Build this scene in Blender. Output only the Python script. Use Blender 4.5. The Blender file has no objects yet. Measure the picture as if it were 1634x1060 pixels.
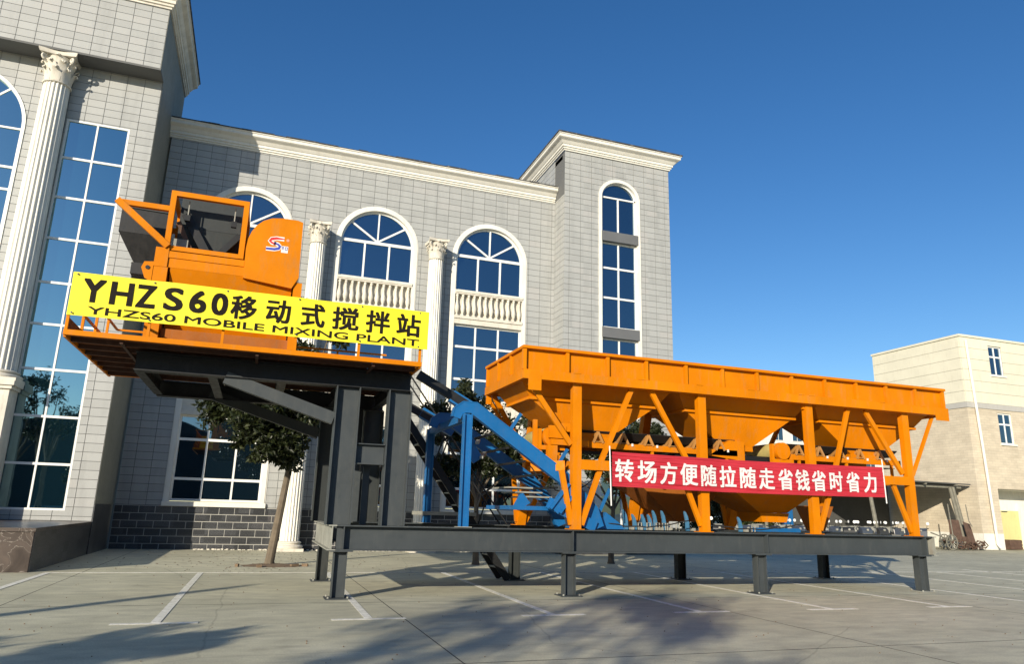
import bpy, bmesh, math, random
from math import sin, cos, pi, sqrt, radians, atan2, hypot
from mathutils import Vector, Matrix

# ------------------------------------------------------------------ camera, world, sun, exposure
sc = bpy.context.scene
col = sc.collection
CF, CP, CR, CY, CH = 1149.47, .243252, .0279821, .331857, 1.6     # lens in px of a 1634 px wide photo, pitch, roll, yaw, height
_f = Vector((sin(CY)*cos(CP), cos(CY)*cos(CP), sin(CP)))
_r0 = Vector((cos(CY), -sin(CY), 0)); _u0 = _r0.cross(_f)
_r = _r0*cos(CR) + _u0*sin(CR); _u = -_r0*sin(CR) + _u0*cos(CR)
cam_d = bpy.data.cameras.new('camera'); cam = bpy.data.objects.new('camera', cam_d); col.objects.link(cam)
cam.matrix_world = Matrix(((_r.x, _u.x, -_f.x, 0), (_r.y, _u.y, -_f.y, 0), (_r.z, _u.z, -_f.z, CH), (0, 0, 0, 1)))
cam_d.sensor_width = 36; cam_d.lens = CF*36/1634; cam_d.clip_end = 3000; cam_d.clip_start = .1
sc.camera = cam

SUN_EL, SUN_AZ = radians(16.5), radians(41)       # light travels towards (sin az, cos az)
w = bpy.data.worlds.new('World'); sc.world = w; w.use_nodes = True
nt = w.node_tree; bg = nt.nodes['Background']
sky = nt.nodes.new('ShaderNodeTexSky'); sky.sky_type = 'NISHITA'; sky.sun_disc = False
sky.sun_elevation = SUN_EL; sky.sun_rotation = SUN_AZ + pi
sky.altitude = 300; sky.air_density = 1.0; sky.dust_density = .35; sky.ozone_density = 2.6
hsv = nt.nodes.new('ShaderNodeHueSaturation'); hsv.inputs['Saturation'].default_value = 1.27; hsv.inputs['Hue'].default_value = .507; hsv.inputs['Value'].default_value = 1.24
nt.links.new(sky.outputs[0], hsv.inputs['Color']); nt.links.new(hsv.outputs[0], bg.inputs[0])
bg.inputs[1].default_value = .088
sd = bpy.data.lights.new('sun', 'SUN'); sun = bpy.data.objects.new('sun', sd); col.objects.link(sun)
sd.energy = 5.0; sd.angle = radians(.5); sd.color = (1, .9, .74)
sun.rotation_euler = Vector((sin(SUN_AZ)*cos(SUN_EL), cos(SUN_AZ)*cos(SUN_EL), -sin(SUN_EL))).to_track_quat('-Z', 'Y').to_euler()
sun.location = (0, 0, 60)
sc.view_settings.view_transform = 'Standard'; sc.view_settings.look = 'None'
sc.view_settings.exposure = .36; sc.view_settings.gamma = 1
sc.render.engine = 'CYCLES'

rnd = random.Random(7)

def at(px, py, Y):
    "world point seen at photo pixel (px, py) on the plane y = Y"
    d = _f*CF + _r*(px-817) - _u*(py-530)
    t = Y/d.y
    return Vector((d.x*t, Y, CH + d.z*t))

# ------------------------------------------------------------------ materials
def nodes(name):
    m = bpy.data.materials.new(name); m.use_nodes = True
    return m, m.node_tree, m.node_tree.nodes['Principled BSDF']
def N(t, typ, **kw):
    n = t.nodes.new('ShaderNode'+typ)
    for k, v in kw.items():
        if hasattr(n, k) and k not in ('inputs',): setattr(n, k, v)
    return n
def L(t, a, b): t.links.new(a, b)
def pos(t, scale=(1, 1, 1), obj=False):
    if obj:
        g = N(t, 'TexCoord').outputs['Object']
    else:
        g = N(t, 'NewGeometry').outputs['Position']
    mp = N(t, 'Mapping'); mp.inputs['Scale'].default_value = scale
    L(t, g, mp.inputs['Vector']); return mp.outputs[0]
def noise(t, vec, scale, detail=4, rough=.6):
    n = N(t, 'TexNoise'); n.inputs['Scale'].default_value = scale; n.inputs['Detail'].default_value = detail
    n.inputs['Roughness'].default_value = rough; L(t, vec, n.inputs['Vector']); return n.outputs['Fac']
def ramp(t, fac, stops):
    r = N(t, 'ValToRGB'); e = r.color_ramp.elements
    e[0].position, e[0].color = stops[0][0], (*stops[0][1], 1)
    e[1].position, e[1].color = stops[-1][0], (*stops[-1][1], 1)
    for p, c in stops[1:-1]:
        x = e.new(p); x.color = (*c, 1)
    L(t, fac, r.inputs['Fac']); return r.outputs['Color']
def mixc(t, fac, a, b, typ='MIX'):
    m = N(t, 'MixRGB', blend_type=typ)
    for s, v in ((m.inputs['Fac'], fac), (m.inputs['Color1'], a), (m.inputs['Color2'], b)):
        if isinstance(v, (int, float)): s.default_value = v
        elif isinstance(v, tuple): s.default_value = (*v, 1)
        else: L(t, v, s)
    return m.outputs[0]
def bump(t, b, h, strength=.3, dist=.01):
    n = N(t, 'Bump'); n.inputs['Strength'].default_value = strength; n.inputs['Distance'].default_value = dist
    L(t, h, n.inputs['Height']); L(t, n.outputs[0], b.inputs['Normal'])
def g3(v): return (v, v, v)
def mul(c, k): return tuple(x*k for x in c)

def paint(name, c, rough=.5, var=.25, dirt=(.12, .1, .08), dirt_amt=.25, sc_=1.3, spec=.4, metal=0):
    m, t, b = nodes(name)
    v = pos(t)
    n1 = noise(t, v, sc_, 5); n2 = noise(t, v, sc_*9, 4)
    c1 = ramp(t, n1, [(.3, mul(c, 1-var)), (.7, mul(c, 1+var*.35))])
    vs = pos(t, (3, 3, .6))
    n3 = noise(t, vs, 2.2, 6, .7)
    d = ramp(t, n3, [(.52, g3(0)), (.78, g3(dirt_amt))])
    cc = mixc(t, d, c1, dirt)
    L(t, cc, b.inputs['Base Color'])
    rr = ramp(t, n2, [(.3, g3(rough-.1)), (.7, g3(rough+.15))])
    L(t, rr, b.inputs['Roughness']); b.inputs['Specular IOR Level'].default_value = spec; b.inputs['Metallic'].default_value = metal
    bump(t, b, n2, .15, .004)
    return m
def celltile(name, c, tw, th, off=(0, 0), axis='x', gs=160, speck=.12, streak=.35, tint=.1, rough=.45):
    "stone or ceramic tile: every tile its own tone"
    m, t, b = nodes(name)
    g = N(t, 'NewGeometry').outputs['Position']
    sx = N(t, 'SeparateXYZ'); L(t, g, sx.inputs[0])
    def fl(o, k, ofs):
        a = N(t, 'Math', operation='ADD'); L(t, o, a.inputs[0]); a.inputs[1].default_value = ofs
        d = N(t, 'Math', operation='DIVIDE'); L(t, a.outputs[0], d.inputs[0]); d.inputs[1].default_value = k
        f = N(t, 'Math', operation='FLOOR'); L(t, d.outputs[0], f.inputs[0]); return f.outputs[0]
    cb = N(t, 'CombineXYZ'); L(t, fl(sx.outputs[0], tw, off[0]), cb.inputs[0]); L(t, fl(sx.outputs[2], th, off[1]), cb.inputs[1])
    L(t, fl(sx.outputs[1], tw, off[0]), cb.inputs[2])
    wn = N(t, 'TexWhiteNoise'); L(t, cb.outputs[0], wn.inputs[0])
    base = ramp(t, wn.outputs['Value'], [(0, mul(c, 1-tint*1.5)), (.5, c), (.85, mul(c, 1+tint*.5)), (1, (c[0]*(1+tint), c[1]*(1+tint*.5), c[2]*(1+tint*.4)))])
    v = pos(t); n = noise(t, v, gs, 3)
    base = mixc(t, 1, base, ramp(t, n, [(.3, g3(1-speck)), (.7, g3(1+speck))]), 'MULTIPLY')
    vs = pos(t, (1.6, 1.6, .22)); ns = noise(t, vs, 1.4, 6, .68)
    base = mixc(t, ramp(t, ns, [(.5, g3(0)), (.8, g3(streak))]), base, mul(c, .62))
    L(t, base, b.inputs['Base Color']); b.inputs['Roughness'].default_value = rough
    bump(t, b, n, .12, .002)
    return m
def plain(name, c, rough=.6, spec=.3, metal=0):
    m, t, b = nodes(name); b.inputs['Base Color'].default_value = (*c, 1); b.inputs['Roughness'].default_value = rough
    b.inputs['Specular IOR Level'].default_value = spec; b.inputs['Metallic'].default_value = metal; return m

M = {}
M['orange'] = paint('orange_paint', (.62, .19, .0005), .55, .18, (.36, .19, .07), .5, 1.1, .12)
M['orange_dark'] = paint('orange_paint_dark', (.36, .11, .015), .7, .2, (.2, .12, .07), .5, 1.6, .25)  # darker copy of the orange; stands for shade on mixer base and small hopper
M['deck'] = paint('brown_shaded_deck_paint', (.16, .05, .012), .7, .25)  # brown, darkened so the colour carries the shade under the platform
M['deck_shaded'] = paint('shade_dark_joists', (.05, .018, .008), .7, .25)  # near-black joists and bearers: underside shade put into the colour
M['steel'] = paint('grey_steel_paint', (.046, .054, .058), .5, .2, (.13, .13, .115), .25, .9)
M['dark_steel'] = paint('dark_grey_paint_and_shade', (.026, .031, .031), .55, .2, (.11, .1, .08), .2, 1.2)
M['galv'] = paint('weathered_primer', (.3, .3, .26), .6, .3, (.2, .13, .08), .4, 3)
M['blue'] = paint('blue_paint', (.006, .115, .32), .42, .15, (.12, .13, .14), .2, 1.5, .5)
M['blue_dusty'] = paint('dusty_blue_paint', (.05, .17, .3), .6, .2, (.3, .28, .25), .4, 6)
M['black'] = paint('black_paint_and_shade', (.009, .01, .011), .5, .2, (.06, .06, .06), .2)
M['rubber'] = plain('rubber', (.02, .02, .02), .8)
M['idler'] = paint('dusty_roller', (.42, .2, .05), .6, .2, (.3, .25, .2), .4, 4)
M['drum'] = paint('drum_lagging', (.42, .34, .12), .7, .2, (.2, .18, .12), .5, 4)
M['white_part'] = plain('white_plastic', (.7, .7, .68), .5)
M['trim'] = paint('white_trim_paint', (.74, .72, .65), .55, .1, (.4, .37, .3), .4, 1.2)
M['trim_old'] = paint('old_white_plaster', (.66, .62, .53), .7, .18, (.3, .26, .21), .6, 2.2)
M['upvc'] = paint('window_frame_white', (.78, .78, .74), .4, .06, (.4, .38, .34), .2)
M['tile'] = celltile('grey_facade_tile', (.355, .362, .35), .53, .27, (5.0, 0), tint=.055, streak=.55)
M['grout'] = plain('dark_grout', (.13, .132, .13), .9)
M['grout_pale'] = plain('pale_mortar', (.45, .44, .4), .9)
M['granite'] = celltile('black_granite', (.055, .057, .06), .51, .25, (5.0, 0), speck=.75, gs=34, streak=.2, tint=.3, rough=.35)
M['marble'] = None
M['roof_tar'] = paint('roof_tar', (.05, .05, .048), .9, .3, (.35, .33, .3), .6, 3)
M['greybar'] = paint('grey_panel_paint', (.13, .135, .14), .5, .1)
M['beige'] = paint('beige_render', (.66, .63, .5), .8, .1, (.4, .35, .25), .35, .5)
M['course'] = paint('grey_course', (.42, .41, .38), .8, .08)
M['hallwall'] = plain('dark_hall_wall', (.05, .055, .05), .9)
M['cream_wall'] = paint('white_render', (.72, .7, .62), .8, .08)
M['wood'] = paint('grey_wood', (.2, .19, .15), .85, .3, (.1, .09, .07), .4, 4)
M['rust'] = paint('rusty_brown', (.11, .065, .045), .8, .3, (.2, .16, .13), .3, 5)
M['soil'] = paint('soil', (.2, .14, .09), .95, .3, (.1, .08, .06), .4, 6)
M['shed'] = paint('shed_sheet', (.07, .07, .065), .8, .2)
M['door_y'] = paint('pale_yellow_door', (.62, .56, .25), .6, .06)
M['letters'] = plain('dark_lettering', (.014, .011, .009), .7, .1)


def glass(name, tint, dark, fac):
    m = bpy.data.materials.new(name); m.use_nodes = True; t = m.node_tree
    t.nodes.remove(t.nodes['Principled BSDF']); out = t.nodes['Material Output']
    gl = N(t, 'BsdfGlossy'); gl.inputs['Roughness'].default_value = .015; gl.inputs['Color'].default_value = (*tint, 1)
    df = N(t, 'BsdfDiffuse'); df.inputs['Color'].default_value = (*dark, 1)
    mx = N(t, 'MixShader'); fr = N(t, 'Fresnel'); fr.inputs['IOR'].default_value = 1.5
    a = N(t, 'Math', operation='ADD', use_clamp=True); a.inputs[1].default_value = fac; L(t, fr.outputs[0], a.inputs[0])
    L(t, a.outputs[0], mx.inputs[0]); L(t, df.outputs[0], mx.inputs[1]); L(t, gl.outputs[0], mx.inputs[2])
    v = pos(t, (1, 1, 1)); n = noise(t, v, .55, 2)
    b = N(t, 'Bump'); b.inputs['Strength'].default_value = .12; b.inputs['Distance'].default_value = .02
    L(t, n, b.inputs['Height']); L(t, b.outputs[0], gl.inputs['Normal'])
    L(t, mx.outputs[0], out.inputs['Surface']); return m
M['glass'] = glass('blue_reflective_glass', (.55, .8, .86), (.004, .016, .024), .48)
M['glass_dark'] = glass('dark_window_glass', (.5, .68, .85), (.004, .01, .016), .27)

# concrete ground
def concrete():
    m, t, b = nodes('worn_concrete'); v = pos(t)
    n1 = noise(t, v, .32, 6, .62); n2 = noise(t, pos(t, (1, 2.4, 1)), 1.4, 6, .65); n3 = noise(t, v, 45, 4)
    c = ramp(t, n1, [(.3, (.45, .43, .305)), (.5, (.56, .535, .385)), (.7, (.64, .61, .45))])
    c = mixc(t, ramp(t, n2, [(.4, g3(.0)), (.7, g3(.8))]), c, (.36, .345, .26))
    c = mixc(t, 1, c, ramp(t, n3, [(.25, g3(.78)), (.75, g3(1.14))]), 'MULTIPLY')
    st = noise(t, v, .85, 3); c = mixc(t, ramp(t, st, [(.62, g3(0)), (.76, g3(.5))]), c, (.17, .15, .12))
    vo = N(t, 'TexVoronoi', feature='DISTANCE_TO_EDGE'); vo.inputs['Scale'].default_value = .22
    wv = N(t, 'MixRGB'); wv.inputs[0].default_value = .12; nn = N(t, 'TexNoise'); nn.inputs['Scale'].default_value = 1.5; L(t, v, nn.inputs['Vector'])
    L(t, v, wv.inputs[1]); L(t, nn.outputs['Color'], wv.inputs[2]); L(t, wv.outputs[0], vo.inputs['Vector'])
    c = mixc(t, ramp(t, vo.outputs['Distance'], [(.0, g3(.3)), (.004, g3(0))]), c, (.1, .09, .075))
    L(t, c, b.inputs['Base Color']); b.inputs['Roughness'].default_value = .75
    b.inputs['Specular IOR Level'].default_value = .35
    bump(t, b, n3, .25, .004); return m
M['concrete'] = concrete()
def lines():
    m, t, b = nodes('worn_line_paint'); v = pos(t); n = noise(t, v, 9, 6, .75)
    c = mixc(t, ramp(t, n, [(.42, g3(0)), (.62, g3(.85))]), (.84, .82, .73), (.56, .54, .44))
    L(t, c, b.inputs['Base Color']); b.inputs['Roughness'].default_value = .7; return m
M['line'] = lines()
def marble():
    m, t, b = nodes('brown_marble'); v = pos(t)
    mu = N(t, 'TexNoise'); mu.inputs['Scale'].default_value = 1.6; mu.inputs['Detail'].default_value = 6; L(t, v, mu.inputs['Vector'])
    mu.inputs['Distortion'].default_value = 1.5
    c = ramp(t, mu.outputs['Fac'], [(.3, (.04, .03, .025)), (.49, (.075, .058, .048)), (.499, (.26, .23, .2)), (.508, (.08, .062, .052)), (.7, (.11, .085, .07))])
    L(t, c, b.inputs['Base Color']); b.inputs['Roughness'].default_value = .3; return m
M['marble'] = marble()
def brickfar():
    m, t, b = nodes('beige_brick'); g = N(t, 'NewGeometry').outputs['Position']
    s = N(t, 'SeparateXYZ'); L(t, g, s.inputs[0]); a = N(t, 'Math', operation='ADD'); L(t, s.outputs[0], a.inputs[0]); L(t, s.outputs[1], a.inputs[1])
    cb = N(t, 'CombineXYZ'); L(t, a.outputs[0], cb.inputs[0]); L(t, s.outputs[2], cb.inputs[1])
    br = N(t, 'TexBrick'); br.inputs['Scale'].default_value = 1; br.inputs['Brick Width'].default_value = .5; br.inputs['Row Height'].default_value = .17
    br.inputs['Mortar Size'].default_value = .012; br.inputs['Color1'].default_value = (.56, .49, .37, 1); br.inputs['Color2'].default_value = (.51, .44, .33, 1)
    br.inputs['Mortar'].default_value = (.45, .39, .3, 1); L(t, cb.outputs[0], br.inputs['Vector'])
    n = noise(t, pos(t, (1, 1, 2)), .9, 5); c = mixc(t, 1, br.outputs['Color'], ramp(t, n, [(.3, g3(.85)), (.7, g3(1.12))]), 'MULTIPLY')
    L(t, c, b.inputs['Base Color']); b.inputs['Roughness'].default_value = .85; return m
M['beige_brick'] = brickfar()
def cloth(name, c, wr):
    m, t, b = nodes(name); v = pos(t, (.22, 1, 5) if wr > .3 else (.35, 1, 2)); n = noise(t, v, 3.4, 4, .55)
    cc = mixc(t, ramp(t, n, [(.3, g3(0)), (.8, g3(.22))]), c, mul(c, .7)); L(t, cc, b.inputs['Base Color'])
    b.inputs['Roughness'].default_value = .65; bump(t, b, n, wr, .05); return m
M['yellow'] = cloth('yellow_vinyl', (.86, .74, .015), .12)
M['red'] = cloth('red_cloth', (.47, .02, .035), 1.0)
M['white_letters'] = cloth('white_lettering', (.72, .68, .66), .9)
def leaf(name, c):
    m, t, b = nodes(name); oi = N(t, 'NewGeometry').outputs['Random Per Island']
    cc = ramp(t, oi, [(0, mul(c, .55)), (.5, c), (1, (c[0]*1.7, c[1]*1.45, c[2]*1.1))])
    L(t, cc, b.inputs['Base Color']); b.inputs['Roughness'].default_value = .42; b.inputs['Specular IOR Level'].default_value = .45
    tr = N(t, 'BsdfTranslucent'); L(t, cc, tr.inputs['Color']); mx = N(t, 'MixShader'); mx.inputs[0].default_value = .25
    L(t, b.outputs[0], mx.inputs[1]); L(t, tr.outputs[0], mx.inputs[2]); L(t, mx.outputs[0], t.nodes['Material Output'].inputs['Surface']); return m
M['leaf'] = leaf('dark_leaf', (.024, .034, .012))
M['leaf2'] = leaf('conifer_leaf', (.035, .05, .018))
M['bark'] = paint('bark', (.15, .12, .085), .9, .3, (.08, .07, .05), .5, 5)
M['bark_dark'] = paint('dark_bark', (.07, .055, .04), .9, .3)

# ------------------------------------------------------------------ mesh helpers
class MB:
    def __init__(s): s.v = []; s.f = []; s.m = []; s.cur = 0
    def mat(s, i): s.cur = i; return s
    def face(s, *idx): s.f.append(idx); s.m.append(s.cur)
    def add(s, vs, fs):
        n = len(s.v); s.v.extend(tuple(v) for v in vs)
        for f in fs: s.f.append(tuple(i+n for i in f)); s.m.append(s.cur)
        return s
    def hexa(s, p):
        "8 corners: bottom loop 0-3 ccw from above, top loop 4-7"
        return s.add(p, [(3, 2, 1, 0), (4, 5, 6, 7), (0, 1, 5, 4), (1, 2, 6, 5), (2, 3, 7, 6), (3, 0, 4, 7)])
    def box(s, x0, x1, y0, y1, z0, z1):
        return s.hexa([(x0, y0, z0), (x1, y0, z0), (x1, y1, z0), (x0, y1, z0), (x0, y0, z1), (x1, y0, z1), (x1, y1, z1), (x0, y1, z1)])
    def bar(s, p, q, a, b, up=(0, 1, 0), oa=0, ob=0):
        "box along p-q; a = size along up, b = size across"
        p, q = Vector(p), Vector(q); d = (q-p).normalized(); u = Vector(up); u = (u-d*u.dot(d)).normalized(); r = d.cross(u)
        P = []
        for e in (p, q):
            for sa, sb in ((-1, -1), (1, -1), (1, 1), (-1, 1)): P.append(e+u*(sa*a/2+oa)+r*(sb*b/2+ob))
        return s.add(P, [(0, 1, 2, 3), (7, 6, 5, 4), (1, 0, 4, 5), (2, 1, 5, 6), (3, 2, 6, 7), (0, 3, 7, 4)])
    def ibeam(s, p, q, h, b, tf=.018, tw=.012, hd=(0, 0, 1)):
        "I section along p-q, depth h along hd"
        p, q = Vector(p), Vector(q); d = (q-p).normalized(); u = Vector(hd); u = (u-d*u.dot(d)).normalized()
        s.bar(p+u*(h/2-tf/2), q+u*(h/2-tf/2), tf, b, u); s.bar(p-u*(h/2-tf/2), q-u*(h/2-tf/2), tf, b, u)
        return s.bar(p, q, h-2*tf, tw, u)
    def tube(s, pts, rad, n=8, cap=True):
        pts = [Vector(p) for p in pts]
        if not isinstance(rad, (list, tuple)): rad = [rad]*len(pts)
        rings = []; pu = None
        for i, p in enumerate(pts):
            d = (pts[min(i+1, len(pts)-1)]-pts[max(i-1, 0)]).normalized()
            u = pu if pu is not None else (Vector((0, 0, 1)) if abs(d.z) < .9 else Vector((1, 0, 0)))
            u = (u-d*u.dot(d)).normalized(); pu = u; r = d.cross(u)
            rings.append([p+(u*cos(2*pi*k/n)+r*sin(2*pi*k/n))*rad[i] for k in range(n)])
        return s.loft(rings, cap)
    def loft(s, rings, cap=True, closed=True):
        n = len(rings[0]); b = len(s.v)
        for r in rings: s.v.extend(tuple(p) for p in r)
        for i in range(len(rings)-1):
            for k in range(n if closed else n-1):
                a = b+i*n+k; c = b+i*n+(k+1) % n
                s.f.append((a, c, c+n, a+n)); s.m.append(s.cur)
        if cap:
            s.f.append(tuple(b+k for k in reversed(range(n)))); s.m.append(s.cur)
            s.f.append(tuple(b+(len(rings)-1)*n+k for k in range(n))); s.m.append(s.cur)
        return s
    def revolve(s, prof, c, n=24, axis='z', ru=None):
        "prof: (r, h) pairs, around axis through c"
        c = Vector(c); rings = []
        for r, h in prof:
            R = []
            for k in range(n):
                a = 2*pi*k/n; rr = r*(ru(a) if ru else 1)
                if axis == 'z': R.append(c+Vector((rr*cos(a), rr*sin(a), h)))
                elif axis == 'y': R.append(c+Vector((rr*sin(a), h, rr*cos(a))))
                else: R.append(c+Vector((h, rr*cos(a), rr*sin(a))))
            rings.append(R)
        return s.loft(rings)
    def prism(s, poly, y0, y1, plane='xz'):
        "2D outline (ccw seen from -y for xz) given depth y0..y1"
        n = len(poly); b = len(s.v)
        for y in (y0, y1):
            for a, c in poly:
                s.v.append((a, y, c) if plane == 'xz' else ((y, a, c) if plane == 'yz' else (a, c, y)))
        s.f.append(tuple(range(b, b+n))); s.m.append(s.cur)
        s.f.append(tuple(b+n+k for k in reversed(range(n)))); s.m.append(s.cur)
        for k in range(n):
            j = (k+1) % n; s.f.append((b+k, b+n+k, b+n+j, b+j)); s.m.append(s.cur)
        return s
    def mesh(s, name, mats, smooth=False):
        me = bpy.data.meshes.new(name); me.from_pydata(s.v, [], s.f)
        for m in mats: me.materials.append(m)
        if any(s.m): me.polygons.foreach_set('material_index', s.m)
        bm = bmesh.new(); bm.from_mesh(me)
        if len(s.f) < 60000: bmesh.ops.recalc_face_normals(bm, faces=bm.faces)
        if smooth:
            for f in bm.faces: f.smooth = True
            for e in bm.edges:
                if len(e.link_faces) == 2 and e.calc_face_angle(0) > radians(38): e.smooth = False
        bm.to_mesh(me); bm.free(); return me
    def build(s, name, mats, parent=None, smooth=False, **props):
        if not isinstance(mats, (list, tuple)): mats = [mats]
        o = bpy.data.objects.new(name, s.mesh(name, mats, smooth)); col.objects.link(o)
        if parent is not None: adopt(o, parent)
        for k, v in props.items(): o[k] = v
        return o
WM = {}
def adopt(o, parent):
    o.parent = parent; o.matrix_parent_inverse = WM.get(parent.name, Matrix.Identity(4)).inverted()
def thing(name, label, cat, loc=(0, 0, 0), group=None, rz=0):
    o = bpy.data.objects.new(name, None); col.objects.link(o); o.location = loc; o.rotation_euler.z = rz
    o.empty_display_size = .3
    WM[o.name] = Matrix.Translation(Vector(loc)) @ Matrix.Rotation(rz, 4, 'Z')
    o['label'] = label; o['category'] = cat
    if group: o['group'] = group
    return o
def part(name, parent):
    "a part that only holds sub-parts"
    o = bpy.data.objects.new(name, None); col.objects.link(o); adopt(o, parent); return o
def inst(name, me, parent, loc):
    o = bpy.data.objects.new(name, me); col.objects.link(o); o.parent = parent
    o.matrix_parent_inverse = WM.get(parent.name, Matrix.Identity(4)).inverted(); o.location = loc; return o
def B(*a): return MB().box(*a)

# ------------------------------------------------------------------ ground
gb = MB()
gb.add([(-700, -700, -.03), (900, -700, -.03), (900, 1500, -.03), (-700, 1500, -.03)], [(0, 1, 2, 3)])
ground = gb.build('ground', M['concrete']); ground['kind'] = 'structure'
xs = [-14.9-5.75*2, -14.9-5.75, -14.9, -9.15, -3.4, 2.32, 8.0, 13.7, 19.4, 25.1, 30.8, 36.5, 43.6]
ys = [-3.0, 2.5, 8.0, 13.2, 18.93, 24.5, 30.2]
gap = .007
for i in range(len(xs)-1):
    for j in range(len(ys)-1):
        z = rnd.uniform(-.0008, .0008)
        B(xs[i]+gap, xs[i+1]-gap, ys[j]+gap, ys[j+1]-gap, -.028, z).build('concrete_slab', M['concrete'], ground)
jt = MB()
for x in xs: jt.box(x-gap, x+gap, ys[0], ys[-1], -.029, .0012)
for y in ys:
    for a, b_ in zip(xs, xs[1:]): jt.box(a+gap, b_-gap, y-gap, y+gap, -.029, .0012)
jt.build('joint_filler', M['rubber'], ground, kind='stuff')
# painted bay lines
pl = thing('parking_lines', 'worn white painted parking bay lines with T ends on the grey concrete', 'road marking')
Z0, Z1 = .0035, .0065
for x in (-1.05, 1.8, 4.72, 7.45, 10.25, 13.1, 15.9, 18.7, 21.5):
    xt = x + rnd.uniform(-.02, .02)
    MB().hexa([(x-.06, 11.35, Z0), (x+.06, 11.35, Z0), (xt+.16, 18.9, Z0), (xt+.04, 18.9, Z0), (x-.06, 11.35, Z1), (x+.06, 11.35, Z1), (xt+.16, 18.9, Z1), (xt+.04, 18.9, Z1)]).build('stripe', M['line'], pl)
    B(x-.54, x+.54, 11.21, 11.335, Z0, Z1).build('stripe', M['line'], pl)
B(-4.1, 30, 18.915, 19.02, Z0, Z1).build('stripe', M['line'], pl)
MB().hexa([(-4.15, 15.5, Z0), (-4.02, 15.5, Z0), (-3.98, 18.9, Z0), (-4.11, 18.9, Z0), (-4.15, 15.5, Z1), (-4.02, 15.5, Z1), (-3.98, 18.9, Z1), (-4.11, 18.9, Z1)]).build('stripe', M['line'], pl)
for k in range(4):
    B(24+k*3, 24.12+k*3, 12.5, 20, Z0, Z1).build('stripe', M['line'], pl)

# ------------------------------------------------------------------ the office building
bld = thing('office_building', 'large grey tiled office building with arched windows, fluted white columns and white cornices', 'building', (0, 28, 0))
TW, TH, TG = .53, .27, .015
FY = 28.1          # main facade
tile_small = []    # (distance, x, y, z) full tiles -> objects
rest = MB()
full_mesh = B(0, TW-TG, -.016, 0, 0, TH-TG).mesh('tile', [M['tile']])
full_mesh_side = B(-.016, 0, 0, TW-TG, 0, TH-TG).mesh('tile', [M['tile']])

def subtract(z0, z1, cuts):
    "intervals of [z0,z1] outside the cuts"
    out = [(z0, z1)]
    for a, b in cuts:
        nx = []
        for p, q in out:
            if b <= p or a >= q: nx.append((p, q)); continue
            if a > p: nx.append((p, a))
            if b < q: nx.append((b, q))
        out = nx
    return [(p, q) for p, q in out if q-p > .004]
class Op:
    "opening x0..x1, z0..z1, optionally with a round head of radius r on top of z1"
    def __init__(s, x0, x1, z0, z1, arch=False, rise=None):
        s.x0, s.x1, s.z0, s.z1, s.arch = x0, x1, z0, z1, arch
        s.rx = (x1-x0)/2; s.rise = rise if rise else s.rx; s.cx = (x0+x1)/2
    def top(s, x):
        if not s.arch: return s.z1
        k = 1-((x-s.cx)/s.rx)**2
        return s.z1+s.rise*sqrt(max(k, 0))
    def topm(s, a, b): return s.top(min(max(s.cx, a), b))
    def zmax(s): return s.z1+(s.rise if s.arch else 0)
def wall_and_tiles(y, x0, x1, z0, z1, ops, tilez0=None, xo=0., clear=lambda x, z: False, side=None):
    "grout-coloured wall with the openings cut, tiles 16 mm proud"
    wb = MB()
    br = {x0, x1}
    for o in ops:
        br |= {o.x0, o.x1}
        if o.arch:
            for k in range(1, 24): br.add(o.cx-o.rx*cos(pi*k/24))
    br = sorted(b for b in br if x0 <= b <= x1)
    for a, b in zip(br, br[1:]):
        cx = (a+b)/2; cuts = [(o.z0, o.topm(a, b)) for o in ops if o.x0 < cx < o.x1]
        for p, q in subtract(z0, z1, cuts): wb.box(a, b, y, y+.25, p, q)
    tz = z0 if tilez0 is None else tilez0
    k = math.floor((x0-xo)/TW)
    while xo+k*TW < x1:
        a = max(xo+k*TW+TG/2, x0); b = min(xo+(k+1)*TW-TG/2, x1); k += 1
        if b-a < .03: continue
        r = math.floor(tz/TH)
        while r*TH < z1:
            p = max(r*TH+TG/2, tz); q = min((r+1)*TH-TG/2, z1); r += 1
            if q-p < .03: continue
            hit = [o for o in ops if o.x0 < b and o.x1 > a and o.z0 < q and o.zmax() > p]
            if not hit:
                full = abs(b-a-(TW-TG)) < 1e-4 and abs(q-p-(TH-TG)) < 1e-4
                d = hypot(a, y)
                if full and not clear(a, p): tile_small.append((d, a, y, p, 0))
                else: rest.box(a, b, y-.016, y, p, q)
            else:
                cu = {a, b}
                for o in hit:
                    cu |= {v for v in (o.x0, o.x1) if a < v < b}
                    if o.arch and q > o.z1:
                        n = 8; cu |= {a+(b-a)*i/n for i in range(1, n)}
                cu = sorted(cu)
                for s0, s1 in zip(cu, cu[1:]):
                    cx = (s0+s1)/2; cuts = [(o.z0, o.topm(s0, s1)) for o in hit if o.x0 < cx < o.x1]
                    for pp, qq in subtract(p, q, cuts): rest.box(s0, s1, y-.016, y, pp, qq)
    return wb
def side_tiles(x, y0, y1, z0, z1, sgn=-1):
    "tiles on a wall facing -x (sgn -1) or +x"
    k = 0
    while y0+k*TW < y1:
        a = y0+k*TW+TG/2; b = min(y0+(k+1)*TW-TG/2, y1); k += 1
        if b-a < .03: continue
        r = math.floor(z0/TH)
        while r*TH < z1:
            p = max(r*TH+TG/2, z0); q = min((r+1)*TH-TG/2, z1); r += 1
            if q-p < .03: continue
            if sgn < 0: rest.box(x-.016, x, a, b, p, q)
            else: rest.box(x, x+.016, a, b, p, q)
def arch_pts(o, off, n=28):
    return [(o.cx-(o.rx+off)*cos(pi*k/n), o.z1+(o.rise+off)*sin(pi*k/n)) for k in range(n+1)]
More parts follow.
